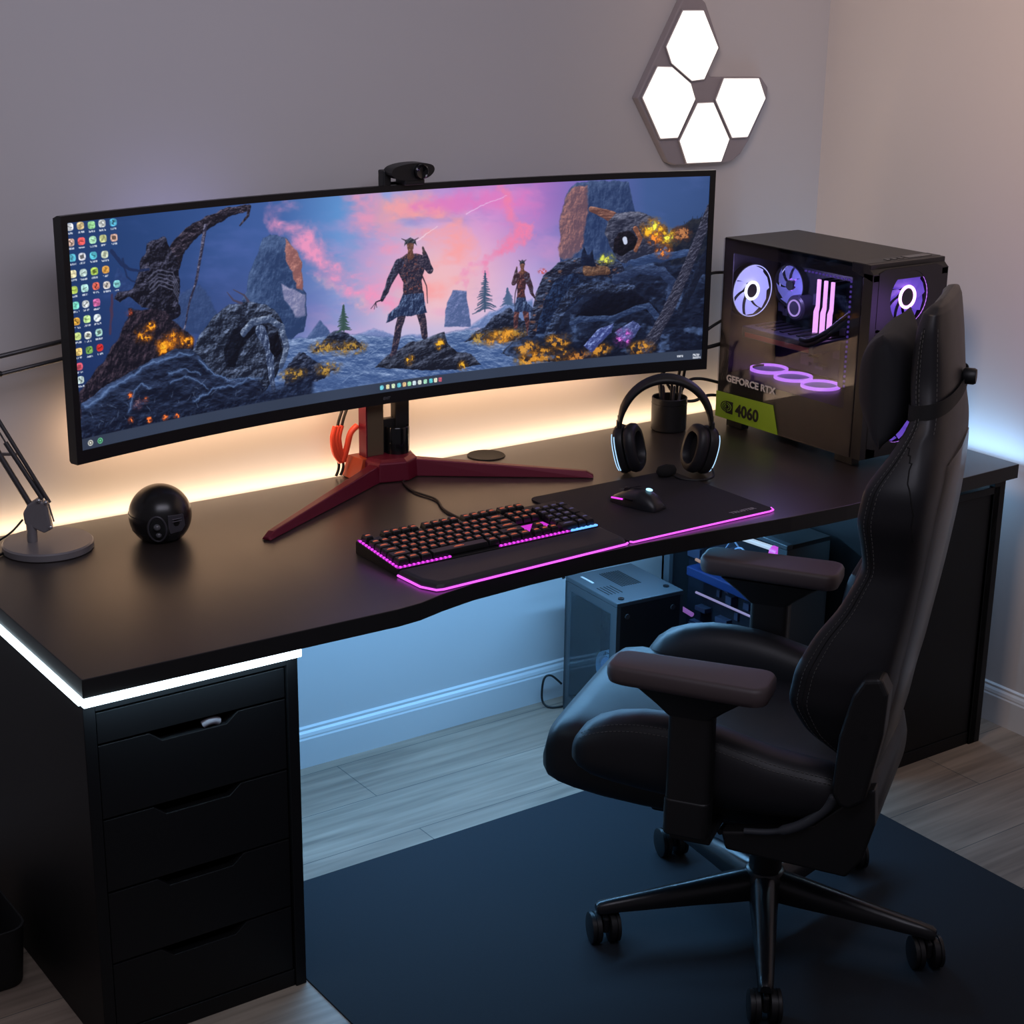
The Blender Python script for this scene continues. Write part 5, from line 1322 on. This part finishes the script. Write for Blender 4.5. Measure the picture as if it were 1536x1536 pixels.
# column index helper: half[] control k -> ring index k*6; left side is mirrored
npt = len(BR[0])
def col_line(ci, z0_, z1_, off=.0012, side=-1):
    out = []
    for r, z in zip(BR, zrows):
        if z0_ <= z <= z1_:
            j = int(round(ci * 6)) % npt
            if side == -1: j = (npt - j) % npt
            x, y = r[j]; xa, ya = r[(j + 1) % npt]; xb, yb = r[(j - 1) % npt]
            tx, ty = xa - xb, ya - yb; L = math.hypot(tx, ty) + 1e-9
            nx, ny = ty / L, -tx / L
            if nx * x < 0 and abs(x) > .05: nx, ny = -nx, -ny
            out.append((x + nx * off, y + ny * off, z))
    return out
def stitches(bm, line, r=.0007, dash=.005, gap=.0035):
    P = [Vector(p) for p in line]; acc = [0]
    for a, b in zip(P[:-1], P[1:]): acc.append(acc[-1] + (b - a).length)
    def at_(s):
        k = min(max(int(np.searchsorted(acc, s)) - 1, 0), len(P) - 2)
        t = (s - acc[k]) / max(acc[k + 1] - acc[k], 1e-9); return P[k].lerp(P[k + 1], t)
    s = 0
    while s + dash < acc[-1]:
        a, b = at_(s), at_(s + dash)
        tube(bm, [a, b], r, 4); s += dash + gap
for sd in (-1, 1):
    bm = NB()
    for ci in (4.55, 4.85): stitches(bm, col_line(ci, .50, 1.30, .0016, sd), .0005)
    stitches(bm, col_line(2.7, 1.12, 1.30, .0016, sd), .0005)
    obj('backrest_stitching', bm, M_thread, ch)
bm = NB()
for sd in (-1, 1): tube(bm, col_line(4.7, .50, 1.30, .0002, sd), .0012, 6)
arcl = []
for t in np.linspace(0, 1, 14):
    z = 1.10 - .02 * t - .13 * t ** 3; ci = 4.5 - 1.7 * t
    k = min(range(len(zrows)), key=lambda i: abs(zrows[i] - z)); arcl.append(col_line(ci, zrows[k] - 1e-4, zrows[k] + 1e-4, .0004, -1)[0])
tube(bm, arcl, .0013, 6); obj('seam_piping', bm, M_foam, ch, smooth=60)
# hard rear shell line
bm = NB(); rings = []
for z in np.linspace(.50, 1.06, 40):
    B_ = smooth_curve(zf, fb, z) + .004; H_ = min(smooth_curve(zf, hwz, z), .245) * (.80 if z < .98 else .80 - 2.2 * (z - .98))
    rings.append([(-H_, B_ + .006, z), (-H_ * .9, B_ - .004, z), (0, B_ - .009, z), (H_ * .9, B_ - .004, z), (H_, B_ + .006, z), (0, B_ + .002, z)])
loft(bm, rings); obj('rear_shell', bm, M_shell, ch, smooth=50)
# lumbar pad
bm = NB(); rings = []
for k in range(17):
    t = k / 16; z = .64 + .26 * t; w = .135 * math.sin(PI * (.06 + .88 * t)) ** .35; d = .088 * math.sin(PI * (.04 + .92 * t)) ** .55
    rings.append([(w * math.copysign(abs(math.cos(a)) ** .7, math.cos(a)), -.215 - .02 * t + d * math.copysign(abs(math.sin(a)) ** .8, math.sin(a)) * (1 if math.sin(a) > 0 else .25), z) for a in [2 * PI * j / 32 for j in range(32)]])
loft(bm, rings); obj('lumbar_pad', bm, mat('lumbar_suede', (.032, .025, .028), .6), ch, smooth=70)
# seat
def seat_sections(): pass
bm = NB(); rings = []
for y, ztop, zbot, hw in ((-.235, .425, .36, .19), (-.225, .455, .345, .205), (-.19, .468, .335, .212), (-.10, .470, .33, .215), (0, .470, .328, .218), (.10, .474, .328, .222), (.20, .480, .332, .228), (.28, .488, .338, .232), (.34, .492, .345, .232), (.375, .486, .350, .228), (.398, .468, .356, .222), (.408, .435, .366, .214), (.404, .40, .375, .20)):
    half = [(0, ztop), (hw * .5, ztop - .001), (hw * .85, ztop - .004), (hw * .98, ztop - .020), (hw, (ztop + zbot) / 2), (hw * .97, zbot + .012), (hw * .8, zbot), (hw * .4, zbot)]
    pts = half + [(0, zbot)] + [(-x, z) for x, z in reversed(half[1:])]
    rings.append([(x, y, z) for x, z in spline(pts, 4, True)])
loft(bm, rings); obj('seat_cushion', bm, M_leather, ch, smooth=70)
for sd in (-1, 1):
    bm = NB(); rings = []
    ys_ = [-.205, -.19, -.15, -.10, -.05, 0, .05, .10, .15, .20, .25, .29, .315, .328, .333]
    zt = [.470, .490, .503, .508, .514, .526, .538, .546, .549, .547, .537, .520, .500, .480, .455]
    zb = [.455, .430, .405, .395, .390, .388, .388, .390, .392, .395, .400, .408, .420, .432, .445]
    for y, a, b in zip(ys_, zt, zb):
        e = min(1, (a - b) / .10); cx2 = .238 + .004 * e; w = .052 * (e ** .5)
        c_ = (a + b) / 2; hh = (a - b) / 2
        rings.append([(sd * (cx2 + w * math.copysign(abs(math.cos(t)) ** .75, math.cos(t)) - .012 * math.sin(t) * 0), y, c_ + hh * math.copysign(abs(math.sin(t)) ** .8, math.sin(t))) for t in [2 * PI * k / 36 for k in range(36)]])
    loft(bm, rings); so_ = obj('seat_bolster', bm, M_leather, ch, smooth=70)
    bm = NB()
    for ang in (52, 38):
        line = []
        for y, a, b in zip(ys_[1:-2], zt[1:-2], zb[1:-2]):
            e = min(1, (a - b) / .10); w = .052 * (e ** .5); t = math.radians(ang); c_ = (a + b) / 2; hh = (a - b) / 2
            line.append((sd * (.238 + .004 * e + w * abs(math.cos(t)) ** .75 + .001), y, c_ + hh * math.sin(t) ** .8 + .001))
        stitches(bm, spline(line, 4))
    obj('bolster_stitching', bm, M_thread, so_)
# seat frame / mechanism
bm = NB(); box(bm, -.17, .17, -.20, .20, .305, .345, .008); box(bm, -.085, .085, -.16, .10, .262, .31, .010); obj('seat_mechanism', bm, M_plastic, ch)
bm = NB(); tube(bm, [(.05, .10, .285), (.20, .14, .280), (.26, .14, .280)], .007, 10); tube(bm, [(-.05, .05, .285), (-.16, .06, .282)], .006, 10); bmesh.ops.create_uvsphere(bm, u_segments=14, v_segments=10, radius=.02, matrix=Matrix.Translation((-.12, .12, .30))); obj('adjust_lever', bm, M_plastic, ch, smooth=60)
for sd in (-1, 1):
    bm = NB()
    prism(bm, [(-.232, .345), (-.205, .305), (.02, .315), (.03, .350), (-.08, .372), (-.14, .400), (-.185, .445), (-.215, .480), (-.245, .49), (-.25, .42)] if sd < 0 else [(-.15, .345), (-.14, .312), (.02, .315), (.03, .350), (-.08, .372), (-.13, .395)], sd * .245 if sd < 0 else .150, sd * .282 if sd < 0 else .175, axis='x')
    br_ = obj('side_bracket', bm, M_plastic, ch); bev_mod(br_, .005, 3)
    if sd > 0: lip_y = (-.01, -.03, -.06, -.09, -.11)
    else: lip_y = (-.015, -.07, -.12, -.160, -.176)
    bm = NB(); lx0 = sd * .284 if sd < 0 else .176; tube(bm, spline([(lx0, y_, z_) for y_, z_ in zip(lip_y, (.362, .372, .397, .437, .468) if sd < 0 else (.358, .362, .366, .374, .384))], 6), [.006] * 8 + [.010] * 16 + [.006], 10); obj('bracket_lip', bm, mat('lip_grey', (.05, .055, .065), .4), br_, smooth=60)
    # recliner cover
    bm = NB(); a = sd * .250; b = sd * .306
    if sd == -1:
        pl = [(-.231, .472), (-.205, .452), (-.187, .456), (-.171, .479), (-.177, .591), (-.195, .672), (-.213, .706), (-.242, .712), (-.257, .683), (-.254, .606)]
        prism(bm, pl, a, b, axis='x'); rc = obj('recliner_cover', bm, M_plastic, ch); bev_mod(rc, .008, 3)
        bm = NB(); lathe(bm, [(.006, b), (.006, b + sd * .001), (.001, b + sd * .001)], 16, (0, -.222, .60), axis='x'); obj('cover_screw', bm, M_foam, rc)
    else:
        bm.free()
    # armrest
    ar = thing_arm = None
    bm = NB()
    prism(bm, rrect(sd * .31 - .022, sd * .31 + .022, .045, .128, .012), .42, .625)
    rings = []
    for z, k in ((.590, 0), (.610, .35), (.630, .75), (.642, 1)):
        rings.append([(sd * .31 + x, .09 + y, z) for x, y in rrect(-.022 - .014 * k, .022 + .014 * k, -.042 - .065 * k, .042 + .060 * k, .012)])
    loft(bm, rings)
    ar = obj('armrest', bm, M_plastic, ch, smooth=40)
    bm = NB(); prism(bm, rrect(sd * .31 - .025, sd * .31 + .025, .044, .130, .014), .352, .425); cl_ = obj('armrest_collar', bm, M_plastic, ar); bev_mod(cl_, .004, 3)
    bm = NB(); box(bm, min(sd * .15, sd * .30), max(sd * .15, sd * .30), .045, .125, .325, .352, .004); obj('armrest_bracket', bm, M_plastic, ar)
    bm = NB()
    rings = []
    for z, d in ((.643, .012), (.648, .003), (.658, 0), (.674, 0), (.680, .003), (.6815, .006), (.682, .010)):
        out = []
        for x, y in rrect(-.050 + d, .050 - d, -.150 + d, .150 - d, .028 - d * .5, 6):
            out.append((sd * .318 + x * (1.0 - .10 * (y / .15)), .092 + y, z))
        rings.append(out)
    loft(bm, rings); obj('armrest_pad', bm, M_pad, ar, smooth=45)
    bm = NB(); box(bm, sd * .31 - .024, sd * .31 + .024, .060, .110, .598, .602, .001); obj('height_button', bm, M_gloss, ar)
# gas lift, star base, casters
bm = NB(); lathe(bm, [(.030, .085), (.033, .09), (.033, .20), (.026, .205), (.026, .265), (.001, .266)], 32); obj('gas_lift', bm, M_plastic, ch, smooth=40)
bm = NB(); lathe(bm, [(.001, .070), (.040, .070), (.046, .08), (.046, .118), (.038, .135), (.033, .137)], 40); hub = obj('base_hub', bm, M_shell, ch, smooth=40)
for k in range(5):
    wa = math.radians(11.6 + 72 * k) - CA
    d = Vector((math.cos(wa), math.sin(wa), 0)); n = Vector((-d.y, d.x, 0))
    bm = NB(); rings = []
    for r_, zt_, zb_, w in ((.030, .134, .078, .030), (.08, .128, .076, .027), (.16, .116, .075, .023), (.25, .103, .072, .019), (.315, .094, .070, .016), (.345, .089, .068, .014), (.352, .084, .070, .010)):
        c = d * r_
        prf = [(-1, 0), (-.95, .55), (-.6, .92), (0, 1), (.6, .92), (.95, .55), (1, 0), (.6, -.02), (0, -.03), (-.6, -.02)]
        rings.append([c + n * (w * a) + Vector((0, 0, zb_ + (zt_ - zb_) * b)) for a, b in prf])
    loft(bm, rings); obj('base_leg', bm, M_shell, ch, smooth=55)
    # caster
    cc = d * .335
    rot = wa + [.3, -.5, .2, .25, -.3][k]
    cr = bpy.data.objects.new('caster', None); COL.objects.link(cr); cr.parent = ch; cr.location = (cc.x, cc.y, 0); cr.rotation_euler = (0, 0, {0: -.45, 1: -.30, 2: -.40, 3: -.62, 4: -.50}[k] - CA)
    bm = NB(); box(bm, -.006, .006, -.022, .026, .028, .062, .004); tube(bm, [(0, 0, .055), (0, 0, .074)], .007, 10); obj('caster_fork', bm, M_plastic, cr)
    for sx_ in (-1, 1):
        bm = NB(); lathe(bm, [(.001, sx_ * .008), (.029, sx_ * .008), (.032, sx_ * .010), (.032, sx_ * .019), (.029, sx_ * .0195), (.029, sx_ * .0225), (.032, sx_ * .023), (.032, sx_ * .029), (.027, sx_ * .031), (.001, sx_ * .031)], 32, (0, 0, .032), axis='x'); obj('caster_wheel', bm, M_plastic, cr, smooth=35)
# neck pillow with strap
np_ = thing('neck_pillow', 'black velour neck pillow strapped to the headrest of the chair', 'pillow', (0, 0, 0), CA)
def chw(x, y, z): 
    v = Matrix.Rotation(CA, 3, 'Z') @ Vector((x, y, z)); return v + Vector((1.28, -1.18, .004))
np_.location = chw(0, -.182, 1.072)
PWd, PHt, PT = .146, .102, .058
bm = NB(); N = 28
def pil(u, v, sgn):
    e = (1 - abs(u) ** 2.6) * (1 - abs(v) ** 2.6)
    x = PWd * u * (1 - .07 * (1 - abs(v) ** 2)); z = PHt * v * (1 - .10 * (1 - abs(u) ** 2))
    t = PT * max(e, 0) ** .55
    wr = .003 * math.sin(9 * u + 3 * v) * abs(u * v)
    return (x, .003 + sgn * t * (1.0 if sgn > 0 else .80) + wr, .105 + z + .015 * 0)
gridv = {}
for s_ in (1, -1):
    for i in range(N + 1):
        for j in range(N + 1):
            u, v = -1 + 2 * i / N, -1 + 2 * j / N
            if s_ == -1 and (i in (0, N) or j in (0, N)): gridv[(s_, i, j)] = gridv[(1, i, j)]
            else: gridv[(s_, i, j)] = bm.verts.new(pil(u, v, s_))
    for i in range(N):
        for j in range(N):
            bm.faces.new([gridv[(s_, i, j)], gridv[(s_, i + 1, j)], gridv[(s_, i + 1, j + 1)], gridv[(s_, i, j + 1)]])
bmesh.ops.recalc_face_normals(bm, faces=bm.faces)
bmesh.ops.rotate(bm, cent=(0, 0, .105), matrix=Matrix.Rotation(math.radians(-3), 3, 'X'), verts=bm.verts)
obj('pillow_body', bm, M_fabric, np_, smooth=80)
bm = NB(); path = []
zS = 1.160
for r in [back_ring(zS)]:
    for x, y in r: path.append((x * 1.02 + (.0015 if x > 0 else -.0015), (y + .265) * 1.06 - .265, zS))
rings = []
for p in path + [path[0]]:
    c = Vector(p); o2 = Vector((p[0], (p[1] + .27) * 1.6, 0)).normalized()
    tz = -.012 * (p[1] + .27) / .05
    rings.append([c + Vector((0, 0, -.014 + tz)), c + Vector((0, 0, .014 + tz)), c + o2 * .002 + Vector((0, 0, .014 + tz)), c + o2 * .002 + Vector((0, 0, -.014 + tz))])
for a, b in zip(rings[:-1], rings[1:]):
    va = [bm.verts.new(chw(*v)) for v in a]; vb = [bm.verts.new(chw(*v)) for v in b]
    for k in range(4): bm.faces.new((va[k], va[(k + 1) % 4], vb[(k + 1) % 4], vb[k]))
bmesh.ops.remove_doubles(bm, verts=bm.verts, dist=1e-5); bmesh.ops.recalc_face_normals(bm, faces=bm.faces)
st_ = obj('strap', bm, mat('strap_black', (.008, .008, .008), .7), np_, world=True, smooth=40)
bm = NB(); lathe(bm, [(.001, -.012), (.013, -.012), (.015, -.008), (.015, .008), (.012, .012), (.001, .012)], 20, (0, 0, 0), axis='y')
bmesh.ops.translate(bm, vec=(.02, -.308, 1.185), verts=bm.verts); bmesh.ops.transform(bm, matrix=Matrix.Translation((1.28, -1.18, .004)) @ Matrix.Rotation(CA, 4, 'Z'), verts=bm.verts)
obj('strap_buckle', bm, M_plastic, st_, world=True, smooth=40)

# ------------------------------------------------------------------ lights
def area(name, loc, size, sizey, power, col, rot, spread=180):
    l = bpy.data.lights.new(name, 'AREA'); l.shape = 'RECTANGLE'; l.size = size; l.size_y = sizey; l.energy = power; l.color = col
    l.spread = math.radians(spread)
    o = bpy.data.objects.new(name, l); COL.objects.link(o); o.location = loc; o.rotation_euler = [math.radians(a) for a in rot]
    return o
def point(name, loc, power, col, r=.02):
    l = bpy.data.lights.new(name, 'POINT'); l.energy = power; l.color = col; l.shadow_soft_size = r
    o = bpy.data.objects.new(name, l); COL.objects.link(o); o.location = loc; return o
area('warm_strip_light', (1.19, -.024, .722), 2.34, .026, 2.1, (1.0, .68, .40), (180, 0, 0))
area('under_desk_light', (1.18, -.32, .700), 1.5, .03, 13, (.22, .56, 1.0), (-14, 0, 0))
area('right_end_light', (2.44, -.45, .70), .06, .72, 1.4, (.34, .64, 1.0), (180, 0, 0))
area('right_end_light_down', (2.40, -.45, .700), .03, .6, .8, (.34, .64, 1.0), (0, 0, 0))
area('corner_strip_light', (.2, -.862, .692), .40, .01, .35, (.5, .8, 1.0), (25, 0, 0))
area('right_cabinet_light', (2.06, -.846, .697), .20, .008, .25, (.5, .8, 1.0), (10, 0, 0))
area('cabinet_side_light', (1.905, -.72, .697), .02, .20, .30, (.3, .65, 1.0), (0, -55, 0))
area('added_cool_fill', (.1, -2.3, 2.65), 2.2, .8, 8.6, (.86, .84, 1.0), (60, 0, -16), 110)  # overhead fill added to raise the wall brightness, not a known lamp
area('added_warm_fill', (.7, -1.3, 2.55), .5, .5, 9.5, (1.0, .70, .52), (0, -72, 0), 100)  # added out-of-view fill that warms and brightens the right wall
area('added_violet_glow', (.90, -.125, 1.34), .9, .04, .28, (.42, .42, 1.0), (118, 0, 0))  # added behind the monitor to tint the wall lavender, source unseen
area('added_warm_wash', (1.05, -.093, .945), 1.45, .03, 2.1, (1.0, .62, .36), (62, 0, 0))  # helper light added behind the screen to spread the strip's warm wash higher
point('tower_inner_light', (2.08, -.32, 1.15), .9, (.5, .4, 1.0))
point('tower_front_light', (2.14, -.80, 1.10), .3, (.45, .2, 1.0), .06)
world = bpy.data.worlds.new('World'); scene.world = world; world.use_nodes = True
bg = world.node_tree.nodes['Background']; bg.inputs['Color'].default_value = (.78, .72, .86, 1); bg.inputs['Strength'].default_value = .11

# ------------------------------------------------------------------ camera
cam = bpy.data.cameras.new('camera'); co_ = bpy.data.objects.new('camera', cam); COL.objects.link(co_)
cam.sensor_width = 36; cam.lens = 2550.8492 / 1536 * 36; cam.clip_start = .05
r_ = Vector((0.81798149, -0.57511551, 0.01218285)); u_ = Vector((0.16605194, 0.25634522, 0.95221525)); f_ = Vector((0.55075678, 0.77687146, -0.3051847))
m = Matrix((r_, u_, -f_)).transposed().to_4x4(); m.translation = (-.92996728, -3.38981944, 1.87906225)
co_.matrix_world = m
scene.camera = co_
scene.view_settings.view_transform = 'Standard'
scene.view_settings.look = 'None'
scene.view_settings.exposure = 0.0
scene.view_settings.gamma = 1.0
scene.view_settings.use_curve_mapping = False
